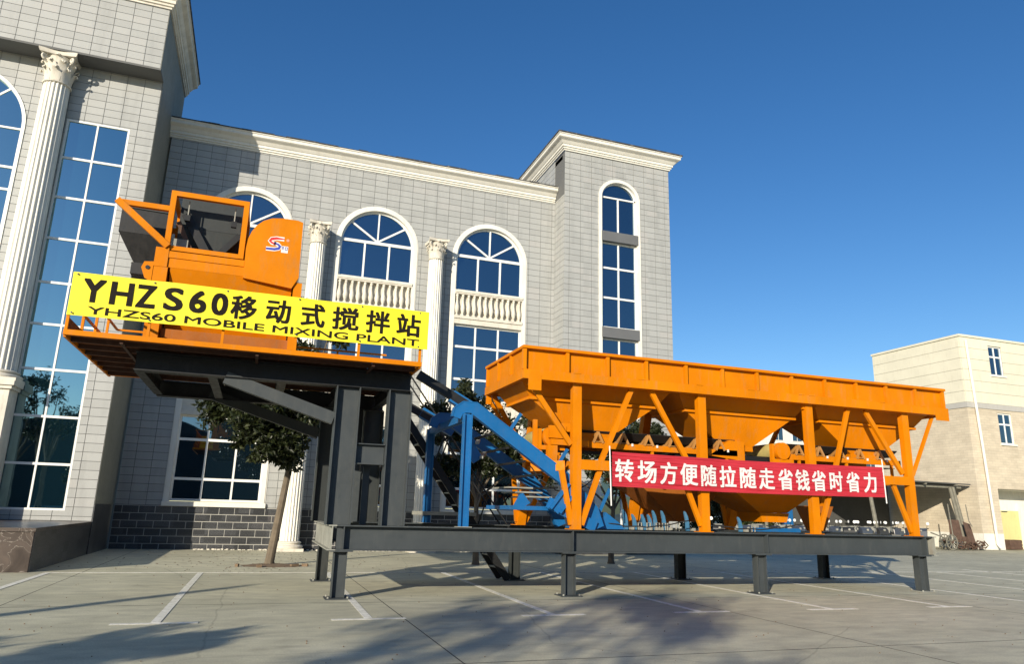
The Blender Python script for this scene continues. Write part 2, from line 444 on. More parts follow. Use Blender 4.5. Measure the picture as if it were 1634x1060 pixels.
def arch_band(mb, o, w0, w1, y0, y1, zb, n=28):
    "surround: jambs and a round head, from offset w0 to w1 outside the opening"
    A = [(o.x0-w1, zb)]+arch_pts(o, w1, n)+[(o.x1+w1, zb)]
    I = [(o.x0-w0, zb)]+arch_pts(o, w0, n)+[(o.x1+w0, zb)]
    for k in range(len(A)-1):
        a, b, c, d = A[k], A[k+1], I[k+1], I[k]
        mb.hexa([(d[0], y0, d[1]), (c[0], y0, c[1]), (c[0], y1, c[1]), (d[0], y1, d[1]), (a[0], y0, a[1]), (b[0], y0, b[1]), (b[0], y1, b[1]), (a[0], y1, a[1])])
def grid_window(parent, x0, x1, z0, z1, xm, zm, y, fw=.055, mat='glass', fmat='upvc', fd=.07, bars=True):
    "rectangular window: frame, mullions, one pane per light"
    f = MB()
    X = [x0]+list(xm)+[x1]; Z = [z0]+list(zm)+[z1]
    f.box(x0, x0+fw, y, y+fd, z0, z1); f.box(x1-fw, x1, y, y+fd, z0, z1)
    f.box(x0+fw, x1-fw, y, y+fd, z0, z0+fw); f.box(x0+fw, x1-fw, y, y+fd, z1-fw, z1)
    for v in zm: f.box(x0+fw, x1-fw, y+.004, y+fd, v-fw*.6, v+fw*.6)
    ze = [z0+fw]+[e for v in zm for e in (v-fw*.6, v+fw*.6)]+[z1-fw]
    for v in xm:
        for a, b in zip(ze[::2], ze[1::2]): f.box(v-fw*.45, v+fw*.45, y+.008, y+fd, a, b)
    win = f.build('window', M[fmat], parent)
    for i in range(len(X)-1):
        for j in range(len(Z)-1):
            dy = rnd.uniform(-.006, .006); a0, a1, b0, b1 = X[i]+.02, X[i+1]-.02, Z[j]+.02, Z[j+1]-.02
            t1, t2 = rnd.uniform(-.004, .004), rnd.uniform(-.004, .004); yy = y+.045
            MB().hexa([(a0, yy, b0), (a1, yy+t1, b0), (a1, yy+.01+t1, b0), (a0, yy+.01, b0), (a0, yy+t2, b1), (a1, yy+t1+t2, b1), (a1, yy+.01+t1+t2, b1), (a0, yy+.01+t2, b1)]).build('pane', M[mat], win)
    return win
def fluted(mb, c, r, z0, z1, taper=.87, n=20):
    ring = []
    for zz, k in ((z0, 1), (z0+(z1-z0)*.35, .985), (z1, taper)):
        R = []
        for i in range(n):
            a0 = 2*pi*i/n; da = 2*pi/n
            for fr, q in ((.0, 1), (.16, 1), (.2, .965), (.38, .9), (.6, .88), (.82, .9), (.96, .965)):
                a = a0+da*fr; R.append((c[0]+r*k*q*cos(a), c[1]+r*k*q*sin(a), zz))
        ring.append(R)
    mb.loft(ring)
def capital(mb, c, r, z0, h):
    cx, cy = c; R = random.Random(int(cx*10))
    mb.revolve([(r*.9, 0), (r*1.1, .0), (r*1.12, .04), (r*.92, .06), (r*.9, h*.4), (r*1.1, h*.82), (r*1.2, h*.86)], (cx, cy, z0), 24)
    for row, (zb, hh, n, of) in enumerate(((.05, h*.42, 8, 0), (h*.25, h*.45, 8, pi/8))):       # two rows of curling leaves
        for i in range(n):
            a = of+2*pi*i/n; ca, sa = cos(a), sin(a); wd = r*.36
            prof = [(.93, 0, 1), (.98, .3, 1.15), (1.02, .62, 1.1), (1.17, .88, .9), (1.36, 1.0, .62), (1.42, .9, .35), (1.36, .82, .1)]
            rings = []
            for q, (rr, zz, ww) in enumerate(prof):
                rad = r*rr; wob = 1+R.uniform(-.12, .12); W = wd*ww*wob; th = r*.07
                P = [(-W, rad-th*.2), (-W*.5, rad+th*.9), (0, rad+th*.4), (W*.5, rad+th*.9), (W, rad-th*.2), (0, rad-th)]
                rings.append([(cx+ca*d-sa*u, cy+sa*d+ca*u, z0+zb+hh*zz) for u, d in P])
            mb.loft(rings)
    for i in range(4):                                                        # corner volutes
        a = pi/4+i*pi/2; ca, sa = cos(a), sin(a)
        pts = []
        for k in range(15):
            th = -pi*.45+k*.62; q = r*.26*(1-k/17)
            pts.append((cx+ca*(r*1.5+cos(th)*q-.02), cy+sa*(r*1.5+cos(th)*q-.02), z0+h*.78+sin(th)*q))
        mb.tube([(cx+ca*r*.95, cy+sa*r*.95, z0+h*.4), (cx+ca*r*1.15, cy+sa*r*1.15, z0+h*.62)]+pts[:1], r*.07, 5)
        mb.tube(pts, [r*.11*(1-k/22) for k in range(15)], 6)
        a2 = i*pi/2; mb.revolve([(.01, -.02), (r*.2, 0), (r*.16, .05), (.01, .07)], (cx+cos(a2)*r*1.18, cy+sin(a2)*r*1.18, z0+h*.86), 8)
    ab = []
    for i in range(4):                                                       # abacus with hollow sides
        for k in range(6):
            t = k/6; a = pi/4+i*pi/2; b = a+pi/2
            x = (1-t)*cos(a)+t*cos(b); y = (1-t)*sin(a)+t*sin(b); s = r*1.95*(1-.16*sin(pi*t)); ab.append((cx+x*s, cy+y*s))
    mb.loft([[(x, y, z0+h*.88) for x, y in ab], [(cx+(x-cx)*1.06, cy+(y-cy)*1.06, z0+h*.95) for x, y in ab], [(cx+(x-cx)*1.06, cy+(y-cy)*1.06, z0+h) for x, y in ab]])
def column(parent, c, r, z0, z1, hc, base=True):
    sh = MB(); fluted(sh, c, r, z0+(.34 if base else 0), z1-hc)
    o = sh.build('column', M['trim'], parent, smooth=False)
    k = MB(); capital(k, c, r*.87, z1-hc, hc); k.build('capital', M['trim_old'], o, smooth=True)
    if base:
        b = MB(); b.box(c[0]-r*1.45, c[0]+r*1.45, c[1]-r*1.45, c[1]+r*1.45, z0, z0+.1)
        b.revolve([(r*1.38, .1), (r*1.44, .14), (r*1.44, .18), (r*1.36, .21), (r*1.16, .23), (r*1.14, .26), (r*1.25, .28), (r*1.25, .31), (r*1.02, .35)], (c[0], c[1], z0), 32)
        b.build('column_base', M['trim_old'], o, smooth=True)
    return o
def cornice_profile(p0=.0):
    "outward distance, height"
    return [(0, 0), (.05, 0), (.05, .05), (.1, .07), (.1, .13), (.15, .15), (.15, .24), (.19, .27), (.27, .37), (.38, .43), (.42, .46), (.42, .56), (.46, .585), (.46, .62), (0, .62)]
def run_cornice(path, closed_ends, prof, z, side=1):
    "path of (x, y) corners; profile pushed out on the right-hand side, mitred"
    P = [Vector((a, b)) for a, b in path]; rings = []
    for i, p in enumerate(P):
        d0 = (P[i]-P[i-1]).normalized() if i > 0 else None; d1 = (P[i+1]-P[i]).normalized() if i < len(P)-1 else None
        if d0 is None: n = Vector((d1.y, -d1.x))
        elif d1 is None: n = Vector((d0.y, -d0.x))
        else:
            n0, n1 = Vector((d0.y, -d0.x)), Vector((d1.y, -d1.x)); n = (n0+n1); n = n/(n.dot(n0))
        rings.append([(p.x+n.x*o*side, p.y+n.y*o*side, z+h) for o, h in prof])
    mb = MB(); mb.loft(rings); return mb

# --- main facade: three bays
bays = [(-2.72, .28), (2.27, 5.27), (7.1, 10.1)]
ops = []
for a, b in bays: ops.append(Op(a, b, 1.6, 11.98, True))
wb = wall_and_tiles(FY, -4.35, 11.57, 0, 15.2, ops, 1.46, xo=-3.94-TW)
wb.build('facade_wall', M['grout'], bld)
for bi, ((a, b), o) in enumerate(zip(bays, ops)):
    s = MB(); arch_band(s, o, -.01, .15, FY-.06, FY+.2, 1.6); arch_band(s, o, .15, .19, FY-.035, FY, 1.6)
    s.box(a-.2, b+.2, FY-.12, FY+.2, 1.44, 1.6)                    # sill
    s.build('window_surround', M['trim'], bld, smooth=False)
    yw = FY+.1; mx = (a+(b-a)/3, a+(b-a)*2/3)
    # ground floor window
    grid_window(bld, a, b, 1.62, 4.62, mx, (2.38, 3.76), yw, .075, 'glass_dark')
    # spandrel with a small moulded balustrade line, upper lights
    sp = MB(); sp.box(a, b, FY+.03, FY+.2, 4.62, 5.9); sp.box(a, b, FY-.03, FY+.03, 5.78, 5.9); sp.box(a, b, FY-.05, FY+.03, 4.62, 4.78); sp.box(a, b, FY-.0, FY+.03, 4.78, 4.84)
    sp.box(a+.15, b-.15, FY+.015, FY+.03, 5.0, 5.62)
    sp.build('spandrel', M['trim_old'], bld)
    grid_window(bld, a, b, 5.9, 9.08, mx, (6.78, 8.14), yw, .075, 'glass_dark')
    # balustrade strip
    bl = MB(); bl.box(a, b, FY+.12, FY+.2, 9.08, 10.52)
    bl.box(a, b, FY-.1, FY+.12, 9.3, 9.42); bl.box(a, b, FY-.05, FY+.12, 9.08, 9.3); bl.box(a, b, FY-.08, FY+.12, 10.36, 10.42); bl.box(a, b, FY-.11, FY+.12, 10.42, 10.52)
    balustrade = bl.build('balustrade', M['trim_old'], bld)
    bp = MB(); bp.revolve([(.06, 0), (.06, .05), (.035, .08), (.05, .12), (.085, .22), (.1, .32), (.085, .42), (.05, .58), (.035, .7), (.045, .76), (.035, .8), (.06, .85), (.06, .94)], (0, 0, 0), 12)
    bme = bp.mesh('baluster', [M['trim_old']], True)
    nb = 12
    for i in range(nb): inst('baluster', bme, balustrade, (a+(b-a)*(i+.5)/nb, FY+.0, 9.42))
    # arched window
    f = MB(); fo = Op(a+.0, b-.0, 10.52, 11.98, True)
    arch_band(f, fo, -.085, .0, yw, yw+.07, 10.52)
    f.box(a+.085, b-.085, yw, yw+.07, 10.52, 10.6); f.box(a+.085, b-.085, yw, yw+.07, 12.05, 12.17)
    for x in mx: f.box(x-.035, x+.035, yw+.005, yw+.07, 10.6, 12.05)
    cx = (a+b)/2
    for ang in (40, 90, 140):
        e = Vector((cx+cos(radians(ang))*1.46, yw+.035, 11.98+sin(radians(ang))*1.46)); f.bar((cx, yw+.035, 12.17), e, .055, .075, (1, 0, 0) if ang == 90 else (0, 1, 0))
    win = f.build('window', M['upvc'], bld)
    X = [a]+list(mx)+[b]
    for i in range(3): B(X[i]+.03, X[i+1]-.03, yw+.05, yw+.06, 10.56, 12.08).build('pane', M['glass_dark'], win)
    for a0, a1 in ((0, 40), (40, 90), (90, 140), (140, 180)):
        poly = [(cx, 12.12)]+[(cx+cos(radians(t))*1.47, max(11.98+sin(radians(t))*1.47, 12.12)) for t in [a0+(a1-a0)*k/8 for k in range(9)]]
        MB().prism(poly, yw+.05, yw+.06).build('pane', M['glass_dark'], win)
# facade columns
for x in (1.4, 6.13): column(bld, (x, 27.62), .335, 0, 12.35, .84)
# plinth stones of the main facade
pw = MB(); pw.box(-4.35, 11.57, FY-.03, FY+.2, 0, 1.44); pw.build('plinth', M['grout_pale'], bld)
st_me = B(0, .486, -.012, 0, 0, .226).mesh('stone', [M['granite']])
prest = MB(); cnt = 0
for r in range(6):
    z = r*.25-.06+.004; k = 0; x = -4.35-(.255 if r % 2 else 0)
    while x < 11.5:
        a, b = max(x, -4.34), min(x+.486, 11.56)
        if z < 0 or b-a < .48 or cnt > 290: prest.box(a, b, FY-.042, FY-.03, max(z, 0), z+.226)
        else: inst('stone', st_me, bld, (a, FY-.03, z)); cnt += 1
        x += .51
prest.build('plinth_stones', M['granite'], bld, kind='stuff')
# cornice of the middle part + roof edge
rc = run_cornice([(-4.45, FY), (11.55, FY)], 0, cornice_profile(), 15.18)
rc.build('cornice', M['trim'], bld)
rt = MB(); R = random.Random(3)
x = -4.4
while x < 11.5:
    w_ = R.uniform(.25, .9); h_ = R.uniform(.015, .06)
    rt.box(x, min(x+w_, 11.5), FY-.47-R.uniform(0, .03), FY-.2, 15.8, 15.8+h_); x += w_
rt.build('roof_edge', M['roof_tar'], bld)
B(-4.4, 16.8, FY+.25, FY+9, 15.3, 15.6).build('roof', M['roof_tar'], bld)
# --- tower block on the right
TY, TX0, TX1 = 27.0, 11.57, 16.83
to = Op(13.36, 15.14, 4.2, 15.42, True, .78); td = Op(13.3, 16.3, 0.05, 3.1)
tw_ = wall_and_tiles(TY, TX0, TX1, 0, 17.32, [to, td], 1.0, xo=11.28)
tw_.box(TX0, TX0+.2, TY+.25, 35, 0, 17.32); tw_.box(TX1-.2, TX1, TY+.25, 35, 0, 17.32); tw_.box(TX0, TX1, 34.8, 35, 0, 17.32)
tw_.box(TX0, TX1, TY+.25, 35, 17.0, 17.2)
tw_.build('tower_wall', M['grout'], bld)
side_tiles(TX0, TY, FY, 1.0, 15.2); side_tiles(TX0, FY, 35, 15.85, 17.3); side_tiles(TX1, TY, 35, 1.0, 17.3, 1)
B(TX0-.02, TX1+.02, TY-.03, TY, 0, 1.0).build('plinth', M['granite'], bld)
B(TX0-.05, TX0-.018, TY, FY-.06, 0, 1.0).build('plinth', M['granite'], bld)
run_cornice([(TX0-.02, 35), (TX0-.02, TY-.02), (TX1+.02, TY-.02), (TX1+.02, 35)], 0, cornice_profile(), 17.3).build('cornice', M['trim'], bld)
rt = run_cornice([(TX0-.02, 35), (TX0-.02, TY-.02), (TX1+.02, TY-.02), (TX1+.02, 35)], 0, [(-.3, 0), (.49, 0), (.49, .06), (-.3, .06)], 17.923)
rt.build('roof_edge', M['roof_tar'], bld)
s = MB(); arch_band(s, to, -.01, .14, TY-.06, TY+.2, 4.2); s.box(to.x0-.14, to.x1+.14, TY-.08, TY+.2, 4.08, 4.2); s.build('window_surround', M['trim'], bld)
yw = TY+.1; xm = ((to.x0+to.x1)/2,)
for z0, z1, zm in ((4.25, 8.9, (5.6, 7.2)), (9.36, 13.3, (10.73, 12.1)), (13.76, 15.5, ())):
    grid_window(bld, to.x0+.01, to.x1-.01, z0, z1, xm, zm, yw, .07, 'glass_dark')
for z0 in (8.9, 13.3): B(to.x0-.01, to.x1+.01, TY-.09, TY+.15, z0+.002, z0+.455).build('grey_band', M['greybar'], bld)
f = MB(); fo = Op(to.x0, to.x1, 15.42, 15.42, True, .78); arch_band(f, fo, -.07, 0, yw, yw+.07, 15.42); wn = f.build('window', M['upvc'], bld)
MB().prism([(to.x0+.06, 15.5), (to.x1-.06, 15.5)]+[(to.cx+cos(radians(t))*.84, 15.45+sin(radians(t))*.73) for t in range(5, 180, 10)], yw+.04, yw+.05).build('pane', M['glass_dark'], wn)
grid_window(bld, td.x0, td.x1, .05, 3.1, (14.3, 15.3), (2.33,), TY+.12, .08, 'glass_dark')
B(13.0, 13.28, TY-.1, TY, 1.0, 3.3).build('door_surround', M['trim'], bld)
# --- left wing
WY, WX, FZY = 25.07, -4.43, 24.3
wo = Op(-7.03, -5.17, 1.24, 13.72); wa = Op(-12.03, -8.17, 1.24, 13.15, True)
ww = wall_and_tiles(WY, -14.5, WX, .9, 15.75, [wo, wa], .96, xo=-4.96)
ww.box(WX-.2, WX, WY+.25, 30.1, 0, 18.3); ww.box(-14.5, WX, 29.9, 30.1, 0, 18.3)
ww.box(-14.5, WX-.2, WY+.25, 29.9, 17.5, 17.7)
ww.build('wing_wall', M['grout'], bld)
fz = wall_and_tiles(FZY, -14.5, WX, 15.76, 18.05, [], 15.77, xo=-4.96)
fz.box(-14.5, WX, FZY+.25, WY, 15.76, 18.05)
fz.build('frieze_wall', M['grout'], bld)
B(-14.5, WX+.02, FZY-.03, WY-.02, 15.69, 15.76).build('soffit', M['grout'], bld)
flank = MB()
flank.box(WX, WX+.012, WY, 30.1, 1.45, 18.1); flank.box(WX, WX+.012, FZY-.016, WY, 15.765, 18.1)
flank.build('flank_render', paint('flank_render_paint', (.21, .21, .175), .8, .15, (.12, .12, .1), .4, .8), bld)
B(WX, WX+.03, WY-.02, FY-.06, 0, 1.45).build('plinth', M['granite'], bld)
run_cornice([(-14.5, FZY-.018), (WX+.013, FZY-.018), (WX+.013, 30.1)], 0, [(o*1.05, h*1.15) for o, h in cornice_profile()], 18.05).build('cornice', M['trim_old'], bld)
run_cornice([(-14.5, FZY-.018), (WX+.013, FZY-.018), (WX+.013, 30.1)], 0, [(-.3, 0), (.52, 0), (.52, .07), (-.3, .07)], 18.766).build('roof_edge', M['roof_tar'], bld)
ZW = (2.57, 3.97, 5.39, 6.79, 8.13, 9.58, 10.98, 12.36)
grid_window(bld, wo.x0, wo.x1, wo.z0, wo.z1, (-6.12,), ZW, WY-.02, .06)
grid_window(bld, wa.x0, wa.x1, wa.z0, 13.1, (-10.1, -9.13, -11.06)[:1], ZW[:-1]+(11.73,), WY-.02, .06)
s = MB(); arch_band(s, wa, -.07, .03, WY-.045, WY+.13, 1.24)
cxw = wa.cx
for ang in (45, 90, 135): s.bar((cxw, WY+.1, 13.15), (cxw+cos(radians(ang))*1.9, WY+.1, 13.15+sin(radians(ang))*1.9), .05, .06, (1, 0, 0) if ang == 90 else (0, 1, 0))
wn = s.build('window', M['upvc'], bld)
for a0, a1 in ((0, 45), (45, 90), (90, 135), (135, 180)):
    MB().prism([(cxw, 13.12)]+[(cxw+cos(radians(t))*1.9, 13.15+sin(radians(t))*1.9) for t in [a0+(a1-a0)*k/8 for k in range(9)]], WY+.1, WY+.11).build('pane', M['glass'], wn)
# wing columns on pedestals
for x in (-7.42, -12.95):
    column(bld, (x, 24.78), .43, 4.85, 15.69, 1.05, True)
    pd = MB(); pd.box(x-.62, x+.62, 24.1, WY-.02, 4.72, 4.85); pd.box(x-.56, x+.56, 24.16, WY-.02, 4.62, 4.72); pd.box(x-.5, x+.5, 24.24, WY-.02, .94, 4.62); pd.build('pedestal', M['trim_old'], bld)
# podium
po = MB(); po.box(-14, WX-.02, 19.06, WY-.02, 0, .86); pod = po.build('podium', M['marble'], bld)
B(-14.05, WX+.01, 19.02, WY-.02, .86, .94).build('podium_top', M['marble'], pod)
B(WX-.018, WX, 19.08, WY-.03, 0, .86).build('podium_flank', M['granite'], pod)
for k in range(3): B(-14, -8.2+k*.0, 19.06-.3*(3-k), 19.06-.3*(2-k), 0, .25*(k+1)-.02).build('step', M['marble'], pod)
# tiles: the nearest 300 singly, the rest in one
tile_small = [t for t in tile_small]
def seen(t):
    "rough test: inside the picture and not behind machine parts"
    v = Vector((t[1]+.26, t[2], t[3]+.13-CH)); w_ = v.dot(_f); px = 817+CF*v.dot(_r)/w_; py = 530-CF*v.dot(_u)/w_
    return 4 < px < 1630 and 4 < py < 830 and not (100 < px < 700 and 430 < py < 640) and not (190 < px < 490 and 300 < py < 450)
vis = sorted([t for t in tile_small if seen(t)], key=lambda t: t[0]); pick = set(id(t) for t in vis[:298])
for t in tile_small:
    if id(t) in pick: inst('tile', full_mesh, bld, (t[1], t[2], t[3]))
    else: rest.box(t[1], t[1]+TW-TG, t[2]-.016, t[2], t[3], t[3]+TH-TG)
rest.build('facade_tiles', M['tile'], bld, kind='stuff')

# ------------------------------------------------------------------ beige building on the right
BY, BX = 34.95, 44.15
bb = thing('beige_building', 'beige three storey building with lap boards above and brick below, right of the orange bins', 'building', (50, 38, 0))
body = MB(); body.box(BX, 66, BY, 42.35, 0, 9.3)
zb = 9.3
# front wall with openings for windows and entrance
o1, o2, od = Op(46.75, 48.05, 11.48, 13.55), Op(46.85, 48.15, 6.82, 8.9), Op(45.95, 51.3, 0.0, 3.85)
fw_ = MB()
def holes(mb, y, x0, x1, z0, z1, ops, th=.3):
    br = sorted({x0, x1} | {v for o in ops for v in (o.x0, o.x1)})
    for a, b in zip(br, br[1:]):
        for p, q in subtract(z0, z1, [(o.z0, o.z1) for o in ops if o.x0 < (a+b)/2 < o.x1]): mb.box(a, b, y, y+th, p, q)
holes(fw_, BY, BX, 66, 0, 9.3, [o2, od]); fw_.box(BX, BX+.3, BY+.3, 42.35, 0, 9.3); fw_.box(BX+.3, 66, 42.05, 42.35, 0, 14); fw_.box(65.7, 66, BY+.3, 42.05, 0, 14)
fw_.build('brick_wall', M['beige_brick'], bb)
B(BX-.02, 45.93, BY-.03, BY, 0, 1.0).build('plinth', M['cream_wall'], bb); B(BX-.03, BX, BY-.03, 42.3, 0, 1.0).build('plinth', M['cream_wall'], bb)
B(BX-.06, 66, BY-.06, BY, 9.1, 9.45).build('string_course', M['course'], bb); B(BX-.06, BX, BY, 42.35, 9.1, 9.45).build('string_course', M['course'], bb)
zz = 9.3
bk = MB(); holes(bk, BY+.05, BX+.05, 66, 9.3, 13.95, [o1], .2); bk.box(BX+.05, BX+.25, BY+.3, 42.3, 9.3, 13.95); bk.box(BX+.3, 65.7, BY+.3, 42, 13.5, 13.7); bk.build('upper_wall', M['grout'], bb)
nrow = 6; hh = (13.95-9.45)/nrow
for k in range(nrow):
    z0, z1 = 9.45+k*hh+.02, 9.45+(k+1)*hh
    for a, b in ((BX, 66),):
        if z0 < o1.z1 and z1 > o1.z0:
            mbp = MB()
            mbp.box(a, o1.x0, BY-.02, BY+.05, z0, z1); mbp.box(o1.x1, b, BY-.02, BY+.05, z0, z1)
            for p, q in subtract(z0, z1, [(o1.z0, o1.z1)]): mbp.box(o1.x0, o1.x1, BY-.02, BY+.05, p, q)
            mbp.build('lap_board', M['beige'], bb)
        else: B(a, b, BY-.02, BY+.05, z0, z1).build('lap_board', M['beige'], bb)
    B(BX-.02, BX+.05, BY+.05, 42.35, z0, z1).build('lap_board', M['beige'], bb)
B(BX-.1, 66, BY-.1, 42.4, 13.95, 14.1).build('coping', M['beige'], bb)
for o in (o1, o2):
    grid_window(bb, o.x0, o.x1, o.z0, o.z1, ((o.x0+o.x1)/2,), (o.z1-.75,), BY+.08, .09, 'glass_dark')
    B(o.x0-.08, o.x1+.08, BY-.1, BY+.07, o.z0-.1, o.z0).build('sill', M['cream_wall'], bb)
dp = MB(); dp.tube([(44.62, BY-.12, 13.7), (44.95, BY-.14, 6), (45.12, BY-.16, .35), (45.2, BY-.3, .12)], .085, 10); dp.build('drain_pipe', M['trim'], bb, smooth=True)
# recessed entrance
en = MB(); en.box(od.x0, od.x1, BY+1.6, BY+1.7, 0, 3.85); en.box(od.x0, od.x0+.02, BY+.3, BY+1.6, 0, 3.85); en.box(od.x0, od.x1, BY+.3, BY+1.6, 3.8, 3.85); en.build('porch_wall', M['cream_wall'], bb)
dd = MB(); dd.box(47.1, 49.6, BY+1.52, BY+1.6, .02, 2.5); ed = dd.build('door', M['door_y'], bb)
B(49.62, 49.7, BY+1.4, BY+1.6, 0, 3.0).build('door_frame', M['trim'], ed); B(48.0, 48.5, BY+1.46, BY+1.52, 2.42, 2.47).build('handle', M['steel'], ed)
crate = thing('wooden_crate', 'brown box standing in the recessed entrance of the beige building', 'crate', (47.6, BY+.8, 0))
c_ = MB(); c_.box(47.2, 48.3, BY+.6, BY+1.1, 0, .62); c_.build('crate_body', M['rust'], crate)
for k in range(3): B(47.18, 48.32, BY+.58, BY+.6, .04+k*.2, .18+k*.2).build('slat', M['rust'], crate)

# ------------------------------------------------------------------ the shed, cart and scooters
sh = thing('lean_to_shed', 'dark open lean-to shed on crooked wooden posts against the beige building', 'shed', (38, 37, 0))
rf = MB(); rf.hexa([(34.2, 34.9, 4.05), (43.9, 35.2, 4.0), (43.9, 42, 4.55), (34.2, 42, 4.6), (34.2, 34.9, 4.13), (43.9, 35.2, 4.08), (43.9, 42, 4.63), (34.2, 42, 4.68)])
rf.build('roof', M['shed'], sh)
for k in range(4):
    x = 34.8+k*2.6; MB().bar((x, 35.1, 3.97), (x, 41.8, 4.48), .12, .1, (0, 0, 1)).build('rafter', M['wood'], sh)
MB().bar((34.2, 35.45, 3.86), (43.4, 35.55, 3.84), .13, .13, (0, 0, 1)).build('rafter', M['wood'], sh)
for p, q in (((42.3, 35.4, 3.85), (42.9, 35.2, 0)), ((35.6, 35.4, 3.85), (36.0, 35.3, 0)), ((42.55, 35.4, 3.85), (43.15, 35.3, .2))):
    MB().tube([p, ((p[0]+q[0])/2+.08, p[1], (p[2]+q[2])/2), q], [.1, .12, .13], 7).build('post', M['wood'], sh)
B(34.3, 43.9, 41.9, 42, 0, 4.4).build('back_sheet', M['shed'], sh)
B(34.3, 35.2, 41.8, 41.88, .1, 3.0).build('blue_sheet', M['blue'], sh)

cart = thing('wooden_cart', 'old wooden hand cart with a spoked wheel beside the shed post', 'cart', (40.3, 34.4, 0))
def cart_wheel(x, y, r):
    rim = MB(); ring = []
    n = 28
    rim.loft([[(x+(r-.05*(q in (1, 2)))*sin(2*pi*k/n), y+(-.03 if q in (0, 1) else .03), r+(r-.05*(q in (1, 2)))*cos(2*pi*k/n)) for k in range(n)] for q in (0, 1, 2, 3, 0)], cap=False)
    wh = rim.build('wheel', M['wood'], cart)
    MB().revolve([(.07, -.08), (.07, .08)], (x, y, r), 12, 'y').build('hub', M['rust'], wh)
    for k in range(10):
        a = 2*pi*k/10; MB().bar((x+.05*sin(a), y, r+.05*cos(a)), (x+(r-.04)*sin(a), y, r+(r-.04)*cos(a)), .035, .035).build('spoke', M['wood'], wh)
cart_wheel(40.3, 34.0, .46); cart_wheel(40.9, 35.0, .46)
B(40.6, 42.0, 34.1, 34.9, .5, .58).build('cart_bed', M['rust'], cart)
for k in range(2): B(40.75+k*.5, 41.2+k*.5, 34.05, 34.1, .6, .8).build('side_board', M['rust'], cart)
MB().bar((40.6, 34.3, .55), (38.9, 34.2, 1.0), .06, .06).build('shaft', M['wood'], cart)
bs = thing('leaning_boards', 'rusty brown boards and two thin stakes leaning on the shed post', 'boards', (42, 34.7, 0))
MB().hexa([(40.95, 34.6, .85), (41.95, 34.6, .75), (41.95, 34.65, .75), (40.95, 34.65, .85), (41.15, 34.75, 1.8), (41.95, 34.75, 1.78), (41.95, 34.8, 1.78), (41.15, 34.8, 1.8)]).build('board', M['rust'], bs)
MB().hexa([(42.45, 34.5, .02), (43.0, 34.5, .02), (43.0, 34.56, .02), (42.45, 34.56, .02), (42.45, 34.85, 1.7), (43.0, 34.85, 1.55), (43.0, 34.9, 1.55), (42.45, 34.9, 1.7)]).build('board', M['rust'], bs)
MB().tube([(41.05, 34.5, .5), (41.35, 34.9, 2.75)], .035, 6).build('stake', M['wood'], bs)
MB().tube([(42.6, 34.4, 1.4), (42.5, 34.5, 1.75), (42.75, 34.8, 2.75)], .03, 6).build('stake', M['wood'], bs)
jk = thing('scrap_wood_pile', 'tangled pile of broken sticks under the leaning boards', 'wood pile', (41.5, 34.3, 0)); jm = MB()
for k in range(46):
    x, y = rnd.uniform(40.9, 43.4), rnd.uniform(33.9, 34.5); a = rnd.uniform(0, pi); l = rnd.uniform(.3, .8)
    jm.bar((x-l*cos(a)/2, y, rnd.uniform(.03, .5)), (x+l*cos(a)/2, y+.2*sin(a), rnd.uniform(.03, .6)), .04, .05)
so = jm.build('stick', M['rust'], jk); so['kind'] = 'stuff'

def make_scooter():
    t = thing('scooter', 'x', 'scooter', (0, 0, 0), 'scooters parked under the shed')
    for x in (-.6, .6):
        rg = []
        for k in range(20):
            a = 2*pi*k/20; rg.append([(x+(.22+.045*cos(b))*sin(a), .045*sin(b), .26+(.22+.045*cos(b))*cos(a)) for b in [2*pi*q/6 for q in range(6)]])
        rg.append(rg[0]); wq = MB().loft(rg, cap=False).build('wheel', M['rubber'], t, smooth=True)
        MB().revolve([(.05, -.05), (.16, -.02), (.16, .02), (.05, .05)], (x, 0, .26), 10, 'y').build('rim', M['galv'], wq)
    bd = MB(); bd.prism([(-.95, .62), (-.7, .42), (-.4, .32), (.3, .26), (.34, .34), (-.1, .38), (-.16, .68), (-.9, .8)], -.14, .14)
    body = bd.build('body', M['white_part'], t)
    MB().prism([(.3, .26), (.42, .3), (.5, .62), (.36, 1.02), (.28, 1.0), (.36, .62)], -.2, .2).build('leg_shield', M['white_part'], t)
    MB().prism([(-.85, .8), (-.12, .7), (-.1, .78), (-.5, .88), (-.85, .9)], -.13, .13).build('seat', M['rubber'], t)
    MB().prism([(.4, .5), (.85, .56), (.84, .5), (.45, .4)], -.07, .07).build('fender', M['white_part'], t)
    MB().tube([(.6, 0, .3), (.34, 0, 1.05)], .03, 6).build('fork', M['steel'], t)
    hb = MB().tube([(.26, -.34, 1.12), (.34, -.12, 1.05), (.34, .12, 1.05), (.26, .34, 1.12)], .022, 6).build('handlebar', M['rubber'], t)
    for s_ in (-1, 1):
        MB().tube([(.28, s_*.24, 1.1), (.34, s_*.3, 1.32)], .01, 5).build('mirror_stem', M['rubber'], hb)
        MB().revolve([(.01, -.02), (.075, -.01), (.075, .01), (.01, .02)], (.34, s_*.32, 1.37), 10, 'x').build('mirror', M['white_part'], hb)
    MB().prism([(.38, .5), (.62, .62), (.6, .98), (.44, 1.12), (.36, 1.05)], -.26, .26).build('apron', M['rubber'], t)  # quilted wind cover

    B(-1.05, -.72, -.17, .17, .84, 1.14).build('top_box', M['galv'], t)
    MB().revolve([(.02, -.04), (.055, -.02), (.055, .05), (.02, .07)], (.62, 0, 1.0), 12, 'x').build('headlight', M['galv'], t)
    return t
sc0 = make_scooter()
def copy_tree(o, parent=None):
    c = o.copy(); col.objects.link(c)
    if parent is not None: c.parent = parent
    for ch in o.children: copy_tree(ch, c)
    return c
